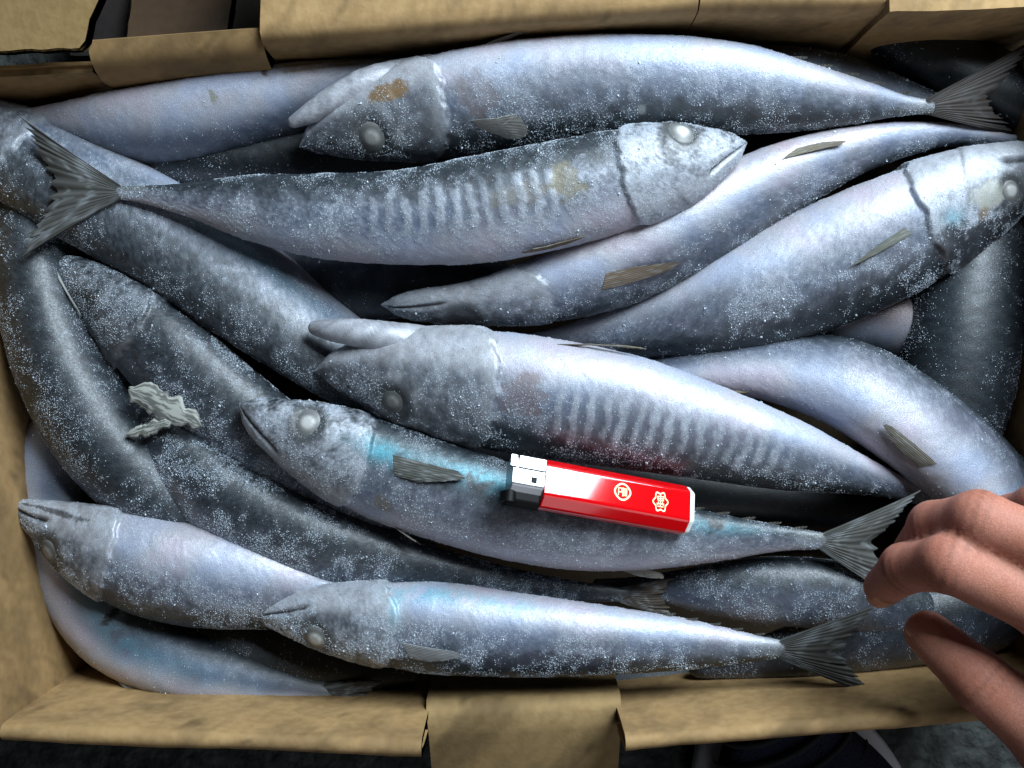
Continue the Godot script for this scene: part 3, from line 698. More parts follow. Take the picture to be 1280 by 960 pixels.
# ---------------------------------------------------------------- box
# a cardboard panel: its outline (u, v) in a plane, given thickness, rounded cut edges and a slight waviness
func panel(called: String, parent: Node3D, origin: Vector3, ux: Vector3, vx: Vector3, outline: PackedVector2Array, thick: float, tint: Color) -> MeshInstance3D:
	var nx := ux.cross(vx).normalized()
	# outline refined, so that edges can be uneven
	var fine := PackedVector2Array()
	for i in outline.size():
		var a := outline[i]; var b := outline[(i + 1) % outline.size()]
		var nseg := maxi(1, int(a.distance_to(b) / 0.003))
		for k in nseg: fine.append(a.lerp(b, float(k) / nseg))
	for i in fine.size():
		var w := n_mid.get_noise_2d(fine[i].x * 60.0 + origin.x * 500.0, fine[i].y * 60.0 + origin.z * 300.0) * 0.0007
		fine[i] += Vector2(w, w)
	var cw := Geometry2D.is_polygon_clockwise(fine)
	var n := fine.size()
	var rings := []
	var bev := thick * 0.22
	var inset := [fine]
	var st := SurfaceTool.new(); st.begin(Mesh.PRIMITIVE_TRIANGLES)
	# faces as a lattice clipped by the outline, so that the sheet can buckle
	var cap: PackedVector2Array = inset[0] if inset.size() > 0 else fine
	var wide := PackedVector2Array()
	for p in cap: wide.append(p * 1000.0)
	var tri_idx := Geometry2D.triangulate_polygon(wide)
	for sgn in [1.0, -1.0]:
		for k in range(0, tri_idx.size(), 3):
			var cap_v: Array[Vector2] = []
			for q in 3:
				var p: Vector2 = cap[tri_idx[k + q]]
				cap_v.append(p)
			var e1 := ux * (cap_v[1].x - cap_v[0].x) + vx * (cap_v[1].y - cap_v[0].y); var e2 := ux * (cap_v[2].x - cap_v[0].x) + vx * (cap_v[2].y - cap_v[0].y)
			if e2.cross(e1).dot(nx * sgn) < 0.0: cap_v.reverse()
			for p in cap_v:
				st.set_color(shade_kraft(p, tint)); st.set_normal(nx * sgn)
				st.add_vertex(origin + ux * p.x + vx * p.y + nx * (sgn * thick * 0.5))
	# edge band: liner, fluted core, liner
	var prof := [[-0.5, 0.6], [-0.42, 0.15], [-0.30, 0.0], [-0.18, 0.5], [0.0, 0.62], [0.18, 0.5], [0.30, 0.0], [0.42, 0.15], [0.5, 0.6]]
	var cols := prof.size()
	var mm := cap.size()
	var pos := PackedVector3Array(); var col := PackedColorArray()
	for i in mm + 1:
		var p := cap[i % mm]
		var pa := cap[(i - 1 + mm) % mm]; var pb := cap[(i + 1) % mm]
		var tg := (pb - pa).normalized()
		var nn := Vector2(tg.y, -tg.x) * (-1.0 if cw else 1.0)
		for q in prof:
			var off: float = bev * 0.6 * (1.0 - q[1])
			var p3 := p + nn * off
			pos.append(origin + ux * p3.x + vx * p3.y + nx * (q[0] * thick))
			var flute := absf(q[0]) < 0.2
			col.append(shade_kraft(p, tint) * (Color(0.62, 0.60, 0.56) if flute else Color(1.0, 1.0, 1.0)))
	st.index()
	var em := grid_mesh(pos, cols, false, col)
	st.append_from(em, 0, Transform3D.IDENTITY)
	return put(called, st.commit(), M.kraft, parent)

func shade_kraft(p: Vector2, tint: Color) -> Color:
	var k := 1.0 + 0.16 * n_patch.get_noise_2d(p.x * 90.0, p.y * 90.0)
	k *= 1.0 - 0.26 * smoothstep(0.05, 0.35, n_patch.get_noise_2d(p.x * 45.0 + 80.0, p.y * 70.0) + 0.3 * n_mid.get_noise_2d(p.x * 90.0, p.y * 90.0))
	var wet := n_patch.get_noise_2d(p.x * 130.0 - 40.0, p.y * 130.0) + 0.35 * n_mid.get_noise_2d(p.x * 200.0, p.y * 200.0)
	k *= 1.0 - 0.2 * smoothstep(0.30, 0.36, wet) - 0.15 * gauss(wet - 0.30, 0.03)
	k *= 1.0 - 0.4 * smoothstep(0.56, 0.62, n_mid.get_noise_2d(p.x * 420.0 + 9.0, p.y * 420.0))
	return Color(tint.r * k, tint.g * k, tint.b * k * (1.0 - 0.05 * k))

# a folded panel: a profile (distance along v, height) swept between two lines, with rounded folds
func sweep(called: String, parent: Node3D, a: PackedVector3Array, b: PackedVector3Array, thick: float, tint: Color, jag := 0.0003) -> MeshInstance3D:
	# a and b are the same profile at the two ends; points in between are interpolated
	var prof_a := smooth_line(a); var prof_b := smooth_line(b)
	var da := PackedVector3Array(); var db := PackedVector3Array()
	for k in prof_a.size() - 1:
		var cuts := maxi(1, int(prof_a[k].distance_to(prof_a[k + 1]) / 0.004))
		for c in cuts:
			da.append(prof_a[k].lerp(prof_a[k + 1], float(c) / cuts)); db.append(prof_b[k].lerp(prof_b[k + 1], float(c) / cuts))
	da.append(prof_a[prof_a.size() - 1]); db.append(prof_b[prof_b.size() - 1])
	prof_a = da; prof_b = db
	var m := prof_a.size()
	var long := maxi(8, int(a[0].distance_to(b[0]) / 0.003))
	var pos := PackedVector3Array(); var col := PackedColorArray()
	for i in long + 1:
		var t := float(i) / long
		var line := PackedVector3Array()
		for k in m: line.append(prof_a[k].lerp(prof_b[k], t))
		var ax := (prof_b[0] - prof_a[0]).normalized()
		var up_ := PackedVector3Array(); var dn := PackedVector3Array()
		for k in m:
			var tg := (line[mini(k + 1, m - 1)] - line[maxi(k - 1, 0)]).normalized()
			var nn := tg.cross(ax).normalized()
			var q := line[k] * 100.0
			var w := nn * (n_patch.get_noise_3dv(q * 0.4) * 0.0009 + n_mid.get_noise_3dv(q) * jag * 0.6)
			up_.append(line[k] + nn * thick * 0.5 + w); dn.append(line[k] - nn * thick * 0.5 + w)
		dn.reverse()
		for k in m:
			pos.append(up_[k]); col.append(shade_kraft(Vector2(up_[k].x + up_[k].z * 0.9, up_[k].y + up_[k].z * 0.45), tint))
		for k in m:
			pos.append(dn[k]); col.append(shade_kraft(Vector2(dn[k].x + dn[k].z * 0.9, dn[k].y + dn[k].z * 0.45), tint))
	var st := SurfaceTool.new(); st.begin(Mesh.PRIMITIVE_TRIANGLES)
	# end caps
	for endi in [0, long]:
		var o: int = endi * m * 2
		var nn := (prof_b[0] - prof_a[0]).normalized() * (-1.0 if endi == 0 else 1.0)
		for k in m - 1:
			var q := [pos[o + k], pos[o + k + 1], pos[o + 2 * m - 1 - k], pos[o + 2 * m - 2 - k]]
			for v in [0, 1, 2, 1, 3, 2]:
				st.set_normal(nn); st.set_color(tint * Color(0.75, 0.72, 0.68)); st.add_vertex(q[v])
	st.index()
	st.append_from(grid_mesh(pos, m * 2, true, col), 0, Transform3D.IDENTITY)
	return put(called, st.commit(), M.kraft, parent)

func smooth_line(a: PackedVector3Array) -> PackedVector3Array:
	# subdivide twice, cutting corners, so that folds are round
	var line := a
	for it in 2:
		var out := PackedVector3Array([line[0]])
		for i in line.size() - 1:
			var p := line[i]; var q := line[i + 1]
			var c := minf(0.25, 0.0022 / maxf(p.distance_to(q), 1e-6)) if it == 0 else 0.25
			if i > 0: out.append(p.lerp(q, c))
			else: out.append(p.lerp(q, 0.05))
			if i < line.size() - 2: out.append(p.lerp(q, 1.0 - c))
			else: out.append(p.lerp(q, 0.95))
		out.append(line[line.size() - 1])
		line = out
	return line

func build_floor() -> void:
	var pl := PlaneMesh.new(); pl.size = Vector2(6, 6)
	var o := put("floor", pl, M.concrete, self)
	o.position = Vector3(0, -0.08, 0); o.set_meta("kind", "structure")
	o.set_meta("label", "dark grey concrete floor around the box")

func build_box() -> void:
	var B := thing("cardboard_box", "worn open tan cardboard box filled with frozen fish", "box", Vector3(0, -0.08, 0))
	var tan := Color(0.275, 0.174, 0.082)
	var pale := Color(0.36, 0.232, 0.112)
	var dn := Vector3(0, 0.08, 0)        # parts are given in world measures
	var hr := 0.03
	var T := 0.0055
	# bottom sheet, tinted dark to stand in for shade in the gaps
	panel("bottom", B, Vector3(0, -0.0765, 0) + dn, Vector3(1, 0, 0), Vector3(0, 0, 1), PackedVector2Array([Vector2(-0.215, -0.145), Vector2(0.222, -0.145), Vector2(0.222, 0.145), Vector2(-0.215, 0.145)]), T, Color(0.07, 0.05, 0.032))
	# near wall, two pieces beside a notch whose tab is folded outwards
	var wl0 := at(8, 908, hr); var wl1 := at(532, 928, hr)
	for z in [[at(1, 900, hr), at(527, 920, hr)], [at(782, 914, hr), at(1380, 862, hr)]]:
		var p: Vector3 = z[0] + Vector3(0, 0, T * 0.5); var q: Vector3 = z[1] + Vector3(0, 0, T * 0.5)
		sweep("near_wall", B, PackedVector3Array([Vector3(p.x, -0.0735, p.z - 0.004) + dn, Vector3(p.x, -0.02, p.z - 0.001) + dn, p + dn, p + Vector3(0, -0.001, 0.0045) + dn, p + Vector3(0, -0.03, 0.0065) + dn]), PackedVector3Array([Vector3(q.x, -0.0735, q.z - 0.004) + dn, Vector3(q.x, -0.02, q.z - 0.001) + dn, q + dn, q + Vector3(0, -0.001, 0.0045) + dn, q + Vector3(0, -0.03, 0.0065) + dn]), 0.0032, pale)
	var n0 := at(533, 884, -0.003); var n1 := at(776, 874, -0.003)
	sweep("folded_tab", B, PackedVector3Array([Vector3(n0.x, -0.0735, n0.z - 0.002) + dn, n0 + dn, n0 + Vector3(0.001, -0.002, 0.010) + dn, n0 + Vector3(0.002, -0.034, 0.066) + dn]),
		PackedVector3Array([Vector3(n1.x, -0.0735, n1.z - 0.002) + dn, n1 + dn, n1 + Vector3(0, -0.002, 0.010) + dn, n1 + Vector3(0, -0.032, 0.066) + dn]), T, pale * Color(0.88, 0.92, 0.92))
	# left wall
	var l0 := at(-3, 918, hr); var l1 := at(-120, 110, hr)
	sweep("left_wall", B, PackedVector3Array([Vector3(l0.x + 0.004, -0.0735, l0.z) + dn, Vector3(l0.x + 0.001, -0.02, l0.z) + dn, l0 + Vector3(-T * 0.5, 0, 0) + dn]),
		PackedVector3Array([Vector3(l1.x + 0.002, -0.0735, l1.z) + dn, Vector3(l1.x, -0.02, l1.z) + dn, l1 + Vector3(-T * 0.5, 0, 0) + dn]), T, tan)
	# right wall, outside the frame
	var r0 := at(1368, 872, hr); var r1 := at(1368, 10, hr)
	sweep("right_wall", B, PackedVector3Array([Vector3(r0.x, -0.0735, r0.z) + dn, Vector3(r0.x, -0.02, r0.z) + dn, r0 + Vector3(T * 0.5, 0, 0) + dn]),
		PackedVector3Array([Vector3(r1.x, -0.0735, r1.z) + dn, Vector3(r1.x, -0.02, r1.z) + dn, r1 + Vector3(T * 0.5, 0, 0) + dn]), T, tan)
	# far wall: pieces between slits; each rises to its fold and runs on as a flap bent outwards
	# [x0, y0, x1, y1, rim height, flap length, flap rise]
	for z in [[326, 46, 872, 6, 0.016, 0.085, 0.002], [874, 6, 1108, 2, 0.016, 0.07, 0.002], [1112, 6, 1390, -4, 0.020, 0.0, 0.0]]:
		var p := at(z[0], z[1], z[4]); var q := at(z[2], z[3], z[4])
		var pa := PackedVector3Array([Vector3(p.x, -0.0735, p.z - 0.002) + dn, Vector3(p.x, -0.01, p.z - 0.001) + dn, p + dn])
		var pb := PackedVector3Array([Vector3(q.x, -0.0735, q.z - 0.002) + dn, Vector3(q.x, -0.01, q.z - 0.001) + dn, q + dn])
		if z[5] > 0.0:
			pa.append(p + Vector3(0.004, z[6], -z[5]) + dn); pb.append(q + Vector3(0.0, z[6], -z[5]) + dn)
		sweep("far_wall", B, pa, pb, T, pale)
	# low piece of the far wall at the left, with its raw layered edge
	var w0 := at(-120, 101, 0.004); var w1 := at(116, 84, 0.004)
	sweep("far_wall", B, PackedVector3Array([Vector3(w0.x, -0.0735, w0.z + 0.004) + dn, Vector3(w0.x, -0.01, w0.z + 0.001) + dn, w0 + dn]), PackedVector3Array([Vector3(w1.x, -0.0735, w1.z + 0.004) + dn, Vector3(w1.x, -0.01, w1.z + 0.001) + dn, w1 + dn]), 0.0035, tan)
	var w2 := at(-120, 93, 0.005); var w3 := at(118, 77, 0.005)
	sweep("liner", B, PackedVector3Array([Vector3(w2.x, -0.0735, w2.z) + dn, Vector3(w2.x, -0.01, w2.z) + dn, w2 + dn]), PackedVector3Array([Vector3(w3.x, -0.0735, w3.z) + dn, Vector3(w3.x, -0.01, w3.z) + dn, w3 + dn]), 0.0014, pale)
	# short inward tab with rounded corner
	var t0 := at(116, 66, 0.010); var t1 := at(331, 50, 0.010)
	sweep("inner_tab", B, PackedVector3Array([Vector3(t0.x + 0.003, -0.020, t0.z + 0.007) + dn, Vector3(t0.x, 0.0, t0.z + 0.007) + dn, t0 + Vector3(0, 0.0, 0.003) + dn, t0 + Vector3(0, 0.003, -0.004) + dn]),
		PackedVector3Array([Vector3(t1.x, -0.020, t1.z + 0.007) + dn, Vector3(t1.x, 0.0, t1.z + 0.006) + dn, t1 + Vector3(0, 0, 0.003) + dn, t1 + Vector3(0, 0.003, -0.004) + dn]), 0.0045, tan)
	# the flap at the left, bent up and away
	var f0 := at(-60, 66, 0.018)
	panel("flap", B, f0 + dn, Vector3(1, 0, 0), Vector3(0, 0.12, -0.993).normalized(), PackedVector2Array([Vector2(0, 0), Vector2(0.051, 0.0012), Vector2(0.0535, 0.004), Vector2(0.0555, 0.012), Vector2(0.0605, 0.021), Vector2(0.066, 0.029), Vector2(0.08, 0.07), Vector2(0, 0.075)]), T, tan * Color(0.96, 1.0, 0.95))
	# brown lower flap in the gap, and an added panel that paints its shade
	panel("gap_shade_panel", B, at(90, 74, -0.035) + dn, Vector3(1, 0, 0), Vector3(0, -0.25, -0.96).normalized(), PackedVector2Array([Vector2(0, 0), Vector2(0.095, 0), Vector2(0.095, 0.09), Vector2(0, 0.09)]), T, Color(0.018, 0.015, 0.013))  # added panel, its near-black colour stands in for the shaded gap
	panel("gap_shade_panel", B, at(158, 70, -0.02) + dn, Vector3(1, 0, 0), Vector3(0, -0.35, -0.94).normalized(), PackedVector2Array([Vector2(0, 0), Vector2(0.043, 0), Vector2(0.043, 0.08), Vector2(0, 0.08)]), T, Color(0.055, 0.034, 0.02))

# ---------------------------------------------------------------- lighter
func bevel_prism(sec: PackedVector2Array, x0: float, x1: float, round_: float) -> ArrayMesh:
	# section (z, y) swept along x with rounded ends
	var pos := PackedVector3Array()
	var m := sec.size()
	var cen := Vector2.ZERO
	for p in sec: cen += p
	cen /= m
	var st := [[x0, 0.0], [x0, 1.0 - round_ * 1.6], [x0 + 0.0002, 1.0 - round_ * 0.6], [x0 + 0.0008, 1.0], [lerpf(x0, x1, 0.5), 1.0], [x1 - 0.0008, 1.0], [x1 - 0.0002, 1.0 - round_ * 0.6], [x1, 1.0 - round_ * 1.6], [x1, 0.0]]
	for s in st:
		for p in sec:
			var q: Vector2 = cen + (p - cen) * float(s[1])
			pos.append(Vector3(s[0], q.y, q.x))
	return grid_mesh(pos, m, true)

func rounded(sec: Array, r: float, steps := 4) -> PackedVector2Array:
	var out := PackedVector2Array()
	var n := sec.size()
	for i in n:
		var p: Vector2 = sec[i]; var a: Vector2 = sec[(i - 1 + n) % n]; var b: Vector2 = sec[(i + 1) % n]
		var p0 := p + (a - p).normalized() * r; var p1 := p + (b - p).normalized() * r
		for k in steps + 1:
			var t := float(k) / steps
			out.append(p0.lerp(p, t).lerp(p.lerp(p1, t), t))
		# straight run kept flat by an extra point close to the corner
		out.append(p1.lerp(b + (p - b).normalized() * r, 0.04))
		out.append(p1.lerp(b + (p - b).normalized() * r, 0.96))
	return out

func build_lighter() -> void:
	var Lr := thing("lighter", "red plastic disposable lighter with two gold emblems", "lighter", at(749, 623, 0.0155))
	Lr.rotation = Vector3.ZERO
	var b := Basis(Vector3.UP, deg_to_rad(-11.6))
	b = b * Basis(Vector3(0, 0, 1), deg_to_rad(-13.6)) * Basis(Vector3(1, 0, 0), deg_to_rad(-24.0))
	Lr.basis = b
	# section: flat top, chamfered long sides
	var sec := rounded([Vector2(-0.0062, 0.0105), Vector2(0.0058, 0.0105), Vector2(0.0098, 0.0058), Vector2(0.0098, 0.002), Vector2(0.0062, 0.0), Vector2(-0.0062, 0.0), Vector2(-0.0098, 0.002), Vector2(-0.0098, 0.0062)], 0.0009)
	put("body", bevel_prism(sec, -0.0262, 0.0345, 0.02), M.red, Lr)
	var sec2 := PackedVector2Array()
	for p in sec: sec2.append(Vector2(0, 0.0052) + (p - Vector2(0, 0.0052)) * 0.97)
	put("base_cap", bevel_prism(sec2, 0.0338, 0.0366, 0.09), M.white, Lr)
	# metal hood
	var hood := rounded([Vector2(-0.0072, 0.0104), Vector2(0.0035, 0.0104), Vector2(0.0066, 0.0066), Vector2(0.0066, 0.0015), Vector2(-0.0072, 0.0015)], 0.0008)
	var hd := put("metal_hood", bevel_prism(hood, -0.0392, -0.0258, 0.03), M.steel, Lr)
	var hole := BoxMesh.new(); hole.size = Vector3(0.0022, 0.0006, 0.0022)
	var ho := put("hole", hole, M.black, hd); ho.position = Vector3(-0.0305, 0.01042, 0.0010)
	# raised lip and seams of the hood
	var lip := rounded([Vector2(-0.0078, 0.0112), Vector2(-0.0028, 0.0112), Vector2(-0.0028, 0.0095), Vector2(-0.0078, 0.0095)], 0.0004)
	put("hood_lip", bevel_prism(lip, -0.0405, -0.0377, 0.05), M.steel, hd)
	put("hood_lip", bevel_prism(lip, -0.0371, -0.0262, 0.05), M.steel, hd)
	# black thumb lever and its nozzle frame
	var lev := rounded([Vector2(0.0052, 0.0078), Vector2(0.0090, 0.0074), Vector2(0.0112, 0.0052), Vector2(0.0108, 0.001), Vector2(0.005, 0.001)], 0.0007)
	put("thumb_lever", bevel_prism(lev, -0.0398, -0.0266, 0.04), M.black, Lr)
	var wheel := CylinderMesh.new(); wheel.top_radius = 0.0034; wheel.bottom_radius = 0.0034; wheel.height = 0.004; wheel.radial_segments = 24
	var wh := put("spark_wheel", wheel, M.black, Lr); wh.position = Vector3(-0.0382, 0.0048, 0.0078); wh.rotation_degrees = Vector3(90, 0, 0)
	# emblems, printed 0.1 mm proud
	emblem(Lr, Vector3(0.0055, 0.01055, -0.0008), false)
	emblem(Lr, Vector3(0.0215, 0.01055, 0.0004), true)

func emblem(parent: Node3D, where: Vector3, cloud: bool) -> void:
	var st := SurfaceTool.new(); st.begin(Mesh.PRIMITIVE_TRIANGLES)
	var nn := 64
	for k in nn:
		var p := []
		for kk in [k, k + 1]:
			var a: float = TAU * kk / nn
			var r_out: float
			var rx := 1.0
			if cloud:
				r_out = 0.0040 + 0.0005 * cos(a * 6.0 + 0.4); rx = 0.76
			else:
				r_out = 0.0035 + 0.0001 * cos(4 * a)
			for r in [r_out, r_out - 0.00075]:
				p.append(Vector3(cos(a) * r * rx, 0.0001, sin(a) * r))
		for v in [0, 2, 1, 1, 2, 3]:
			st.set_normal(Vector3.UP); st.add_vertex(p[v])
	# strokes [x0, z0, x1, z1] in tenths of a millimetre, read along the lighter
	var strokes := []
	if not cloud:
		strokes = [[-17, -14, -17, 14], [-17, -14, -4, -14], [-4, -14, -4, 2], [-17, 2, -4, 2], [1, -16, 1, 17], [5, -14, 17, -14], [17, -14, 17, 14], [5, -14, 5, 14], [5, 0, 17, 0], [5, 14, 17, 14], [11, -14, 11, 14]]
	else:
		strokes = [[-13, -20, 12, -22], [0, -25, 0, -3], [-13, -12, 13, -13], [-10, -5, 11, -5], [-11, -20, -11, -5], [12, -20, 12, -5], [-14, 9, 14, 8], [0, 1, 0, 20], [-10, 20, 11, 20], [-8, 2, -12, 14], [8, 2, 13, 14]]
	for s in strokes:
		var a := Vector3(s[0], 0, s[1]) * 0.0001; var b := Vector3(s[2], 0, s[3]) * 0.0001
		var d := (b - a).normalized(); var w := Vector3(-d.z, 0, d.x) * 0.00021
		a -= d * 0.0002; b += d * 0.0002
		var y := Vector3(0, 0.0001, 0)
		var q := [a + w + y, a - w + y, b + w + y, b - w + y]
		for v in [0, 1, 2, 1, 3, 2]:
			st.set_normal(Vector3.UP); st.add_vertex(q[v])
	var o := put("emblem", st.commit(), M.gold, parent)
	o.position = where
	o.set_meta("label", "gold cloud shaped emblem with characters" if cloud else "gold round emblem with characters")

# ---------------------------------------------------------------- shoe
func build_shoe() -> void:
	var c := at(945, 876, -0.050)
	var S := thing("shoe", "navy blue sports shoe toe with pale sole beside the box", "shoe", Vector3(c.x, -0.08, c.z))
	S.rotation_degrees = Vector3(0, 24, 0)
	var len_ := 0.26
	var mk := func(widen: float, y0: float, height: Callable, rows: int) -> ArrayMesh:
		var pos := PackedVector3Array()
		for i in rows + 1:
			var t := float(i) / rows
			var z := len_ * t
			var w: float = (0.048 * pow(sin(clampf(t * 3.5, 0, 1) * PI * 0.5), 0.5) * (1.0 - 0.28 * smoothstep(0.35, 0.75, t)) + widen) * (sqrt(clampf((1.0 - t) / 0.08, 0, 1)) if t > 0.92 else 1.0)
			if i == 0: w = 0.0004
			var hh: float = height.call(t)
			for j in 40:
				var a := TAU * j / 40
				var cx := signf(cos(a)) * pow(absf(cos(a)), 0.8); var sy := signf(sin(a)) * pow(absf(sin(a)), 0.8)
				pos.append(Vector3(w * cx, y0 + hh * (0.5 + 0.5 * sy), z - widen))
		return grid_mesh(pos, 40, true)
	put("sole", mk.call(0.004, 0.0005, func(_t): return 0.026, 40), M.sole, S)
	put("upper", mk.call(-0.001, 0.020, func(t): return 0.026 + 0.06 * smoothstep(0.02, 0.62, t) * (1.0 - 0.1 * t), 60), M.navy, S)
	var st := SurfaceTool.new()
	# stitched overlay bands across the toe
	for k in 5:
		var pos := PackedVector3Array()
		for i in 25:
			var u := i / 24.0 * 2.0 - 1.0
			for q in 6:
				var a := TAU * q / 6
				var t := 0.05 + 0.035 * k + 0.02 * (1.0 - u * u)
				var w := 0.047 * pow(sin(clampf(t * 3.5, 0, 1) * PI * 0.5), 0.5)
				var y := 0.0335 + 0.03 * smoothstep(0.02, 0.62, t) + 0.0135 * sqrt(maxf(1.0 - u * u, 0.0))
				pos.append(Vector3(w * u * 0.93, y + 0.0012 * sin(a), len_ * t - 0.006 + 0.0016 * cos(a)))
		put("overlay_band", grid_mesh(pos, 6, true), M.navy_dark, S)

# ---------------------------------------------------------------- hand
func build_hand() -> void:
	var H := thing("person", "bare right hand reaching in over the fish from the right edge", "person", at(1300, 800, 0.05))
	var o := H.position
	var J := func(x: float, y: float, h: float) -> Vector3: return at(x, y, h) - o
	# joints: [point, radius]
	var chains := [
		[[J.call(1352, 780, 0.078), 0.0108], [J.call(1186, 704, 0.072), 0.0096], [J.call(1132, 710, 0.053), 0.0086], [J.call(1104, 734, 0.037), 0.0072]],
		[[J.call(1382, 716, 0.084), 0.0110], [J.call(1224, 650, 0.072), 0.0098], [J.call(1168, 658, 0.052), 0.0088], [J.call(1142, 688, 0.036), 0.0074]],
		[[J.call(1420, 676, 0.078), 0.0106], [J.call(1306, 634, 0.058), 0.0092], [J.call(1264, 648, 0.044), 0.0082], [J.call(1240, 676, 0.034), 0.0070]],
		[[J.call(1462, 660, 0.068), 0.0096], [J.call(1392, 626, 0.052), 0.0082], [J.call(1356, 642, 0.042), 0.0072], [J.call(1334, 668, 0.034), 0.0062]],
		[[J.call(1430, 980, 0.062), 0.0160], [J.call(1330, 936, 0.064), 0.0128], [J.call(1226, 852, 0.058), 0.0104], [J.call(1160, 792, 0.046), 0.0084]],
	]
	var wrist: Vector3 = J.call(1530, 850, 0.065)
	var elbow: Vector3 = J.call(1900, 1010, 0.10)
	var bones := []
	for ch in chains:
		for k in ch.size() - 1: bones.append([ch[k][0], ch[k][1], ch[k + 1][0], ch[k + 1][1], 0.003])
	for k in 4: bones.append([chains[k][0][0], 0.0125, wrist, 0.020, 0.012])
	bones.append([chains[4][0][0], 0.0165, wrist, 0.021, 0.012])
	bones.append([chains[4][1][0], 0.0115, chains[0][0][0], 0.009, 0.010])
	bones.append([wrist, 0.0235, elbow, 0.036, 0.012])
	var folds := []
	for ch in chains:
		for k in [1, 2]: folds.append([ch[k][0], (ch[k + 1][0] - ch[k - 1][0]).normalized(), ch[k][1]])
	put("hand", surface_nets(bones, 0.0017, folds), M.skin_hand, H)
	# nails on thumb and index finger
	for z in [[chains[0], 0.0052], [chains[1], 0.0054], [chains[4], 0.0066]]:
		var ch: Array = z[0]
		var tip: Vector3 = ch[3][0]; var prev: Vector3 = ch[2][0]
		var d := (tip - prev).normalized()
		var up := (Vector3.UP - d * d.y).normalized()
		var sd := d.cross(up)
		var r: float = ch[3][1]
		var pos := PackedVector3Array(); var bot := PackedVector3Array(); var col := PackedColorArray()
		for i in 9:
			var v := i / 8.0
			for j in 9:
				var u := j / 8.0 * 2.0 - 1.0
				var ang := u * 0.85 * (0.9 + 0.1 * sin(v * PI))
				var ln: float = z[1] * 1.5
				var p := tip + d * (r * 0.62 - ln * (1.0 - v) + 0.0012 * (1.0 - u * u) * v) + up * (cos(ang) * (r + 0.0004) - 0.0014 * v * v) + sd * sin(ang) * (r * 0.95)
				pos.append(p); bot.append(p - up * 0.0006)
				col.append(Color.WHITE)
		put("fingernail", sheet(pos, bot, 9, col), M.nail, H)

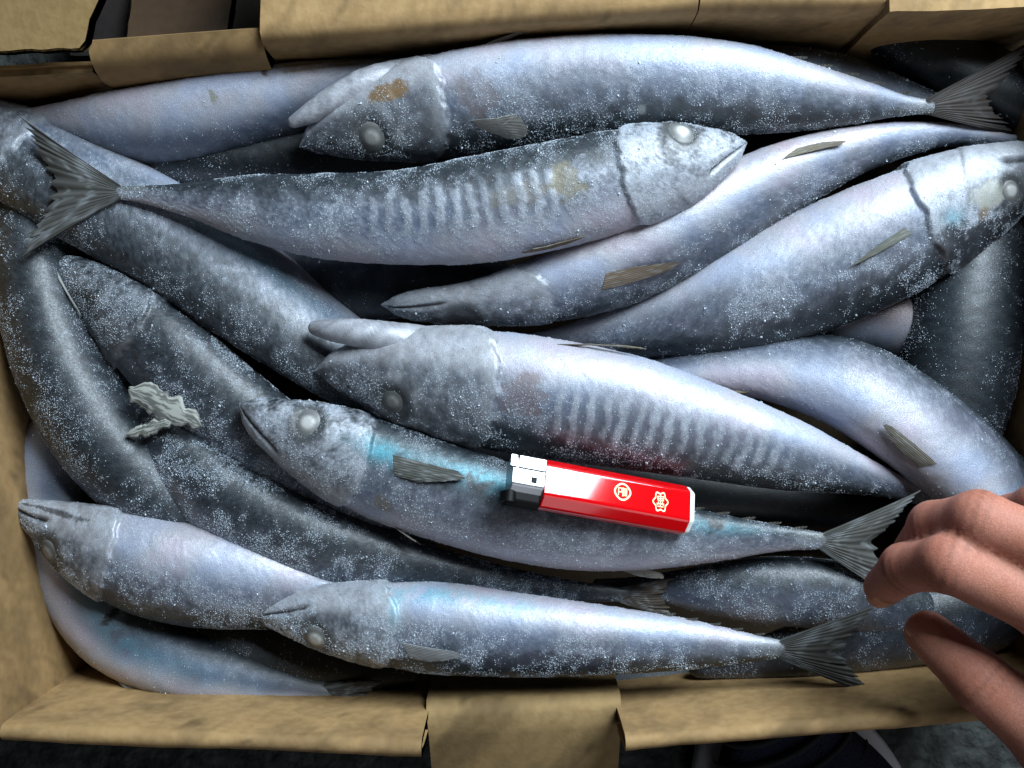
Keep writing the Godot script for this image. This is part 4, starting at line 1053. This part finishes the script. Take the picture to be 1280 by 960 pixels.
func surface_nets(bones: Array, cell: float, folds: Array) -> ArrayMesh:
	var lo := Vector3.INF; var hi := -Vector3.INF
	for q in bones:
		for k in [0, 2]:
			var p: Vector3 = q[k]; var r: float = q[k + 1] + 0.008
			lo = lo.min(p - Vector3.ONE * r); hi = hi.max(p + Vector3.ONE * r)
	hi.x = minf(hi.x, lo.x + 0.20)      # the forearm is cut off well outside the picture
	var nx := int((hi.x - lo.x) / cell) + 2; var ny := int((hi.y - lo.y) / cell) + 2; var nz := int((hi.z - lo.z) / cell) + 2
	var F := PackedFloat32Array(); F.resize(nx * ny * nz); F.fill(0.05)
	for q in bones:
		var a: Vector3 = q[0]; var ra: float = q[1]; var b: Vector3 = q[2]; var rb: float = q[3]; var k: float = q[4]
		var pad := maxf(ra, rb) + k + cell * 2
		var l := ((a.min(b) - Vector3.ONE * pad - lo) / cell).floor().max(Vector3.ZERO)
		var h := ((a.max(b) + Vector3.ONE * pad - lo) / cell).ceil().min(Vector3(nx - 1, ny - 1, nz - 1))
		var ab := b - a; var il := 1.0 / ab.length_squared()
		for ix in range(int(l.x), int(h.x) + 1):
			for iy in range(int(l.y), int(h.y) + 1):
				for iz in range(int(l.z), int(h.z) + 1):
					var p := lo + Vector3(ix, iy, iz) * cell
					var t := clampf((p - a).dot(ab) * il, 0.0, 1.0)
					var d := p.distance_to(a + ab * t) - lerpf(ra, rb, t)
					var id := (ix * ny + iy) * nz + iz
					var e := F[id]
					var m := maxf(k - absf(d - e), 0.0)
					F[id] = minf(d, e) - m * m * 0.25 / k
	var vid := PackedInt32Array(); vid.resize(nx * ny * nz); vid.fill(-1)
	var pos := PackedVector3Array(); var col := PackedColorArray(); var nor := PackedVector3Array()
	for ix in nx - 1:
		for iy in ny - 1:
			for iz in nz - 1:
				var base := (ix * ny + iy) * nz + iz
				var f0 := F[base]
				if absf(f0) > cell * 3.0: continue
				var s := Vector3.ZERO; var cnt := 0
				var v := [F[base], F[base + 1], F[base + nz], F[base + nz + 1], F[base + ny * nz], F[base + ny * nz + 1], F[base + ny * nz + nz], F[base + ny * nz + nz + 1]]
				for ed in [[0, 1], [2, 3], [4, 5], [6, 7], [0, 2], [1, 3], [4, 6], [5, 7], [0, 4], [1, 5], [2, 6], [3, 7]]:
					var x: float = v[ed[0]]; var y: float = v[ed[1]]
					if (x < 0.0) != (y < 0.0):
						var t := x / (x - y)
						var pa := Vector3(ed[0] >> 2, (ed[0] >> 1) & 1, ed[0] & 1); var pb := Vector3(ed[1] >> 2, (ed[1] >> 1) & 1, ed[1] & 1)
						s += pa.lerp(pb, t); cnt += 1
				if cnt == 0: continue
				vid[base] = pos.size()
				var p := lo + (Vector3(ix, iy, iz) + s / cnt) * cell
				pos.append(p)
				var g := Vector3(v[4] + v[5] + v[6] + v[7] - v[0] - v[1] - v[2] - v[3], v[2] + v[3] + v[6] + v[7] - v[0] - v[1] - v[4] - v[5], v[1] + v[3] + v[5] + v[7] - v[0] - v[2] - v[4] - v[6])
				nor.append(g.normalized())
				var nn := n_patch.get_noise_3dv(p * 130.0) + 0.5 * n_mid.get_noise_3dv(p * 160.0)
				# folds across the finger joints
				var crease := 0.0
				for q in folds:
					var jp: Vector3 = q[0]; var jd: Vector3 = q[1]
					var al := (p - jp).dot(jd); var away := (p - jp).length()
					if away < float(q[2]) * 1.5 and p.y > jp.y:
						var w := exp(-al * al / 0.00002) * (0.5 + 0.5 * cos(al * TAU / 0.0036 + 1.5 * nn))
						crease = maxf(crease, 0.34 * w)
				pos[pos.size() - 1] -= g.normalized() * crease * 0.0016
				var red := 0.0
				for q in folds: red = maxf(red, exp(-(p - Vector3(q[0])).length_squared() / 0.00018))
				nn += 0.35 * n_fine.get_noise_3dv(p * 120.0)
				col.append(Color(0.46 + 0.07 * nn, 0.205 + 0.05 * nn, 0.14 + 0.045 * nn).lerp(Color(0.44, 0.15, 0.11), 0.45 * red).darkened(crease))
	var idx := PackedInt32Array()
	for ix in range(1, nx - 1):
		for iy in range(1, ny - 1):
			for iz in range(1, nz - 1):
				var b := (ix * ny + iy) * nz + iz
				var f := F[b]
				for q in [[ny * nz, nz, 1], [nz, 1, ny * nz], [1, ny * nz, nz]]:
					var g := F[b + int(q[0])]
					if (f < 0.0) == (g < 0.0): continue
					var a0 := vid[b]; var a1 := vid[b - int(q[1])]; var a2 := vid[b - int(q[1]) - int(q[2])]; var a3 := vid[b - int(q[2])]
					if a0 < 0 or a1 < 0 or a2 < 0 or a3 < 0: continue
					if f < 0.0: idx.append_array([a0, a2, a1, a0, a3, a2])
					else: idx.append_array([a0, a1, a2, a0, a2, a3])
	var arr := []; arr.resize(Mesh.ARRAY_MAX)
	arr[Mesh.ARRAY_VERTEX] = pos; arr[Mesh.ARRAY_NORMAL] = nor; arr[Mesh.ARRAY_INDEX] = idx; arr[Mesh.ARRAY_COLOR] = col
	var am := ArrayMesh.new(); am.add_surface_from_arrays(Mesh.PRIMITIVE_TRIANGLES, arr)
	return am
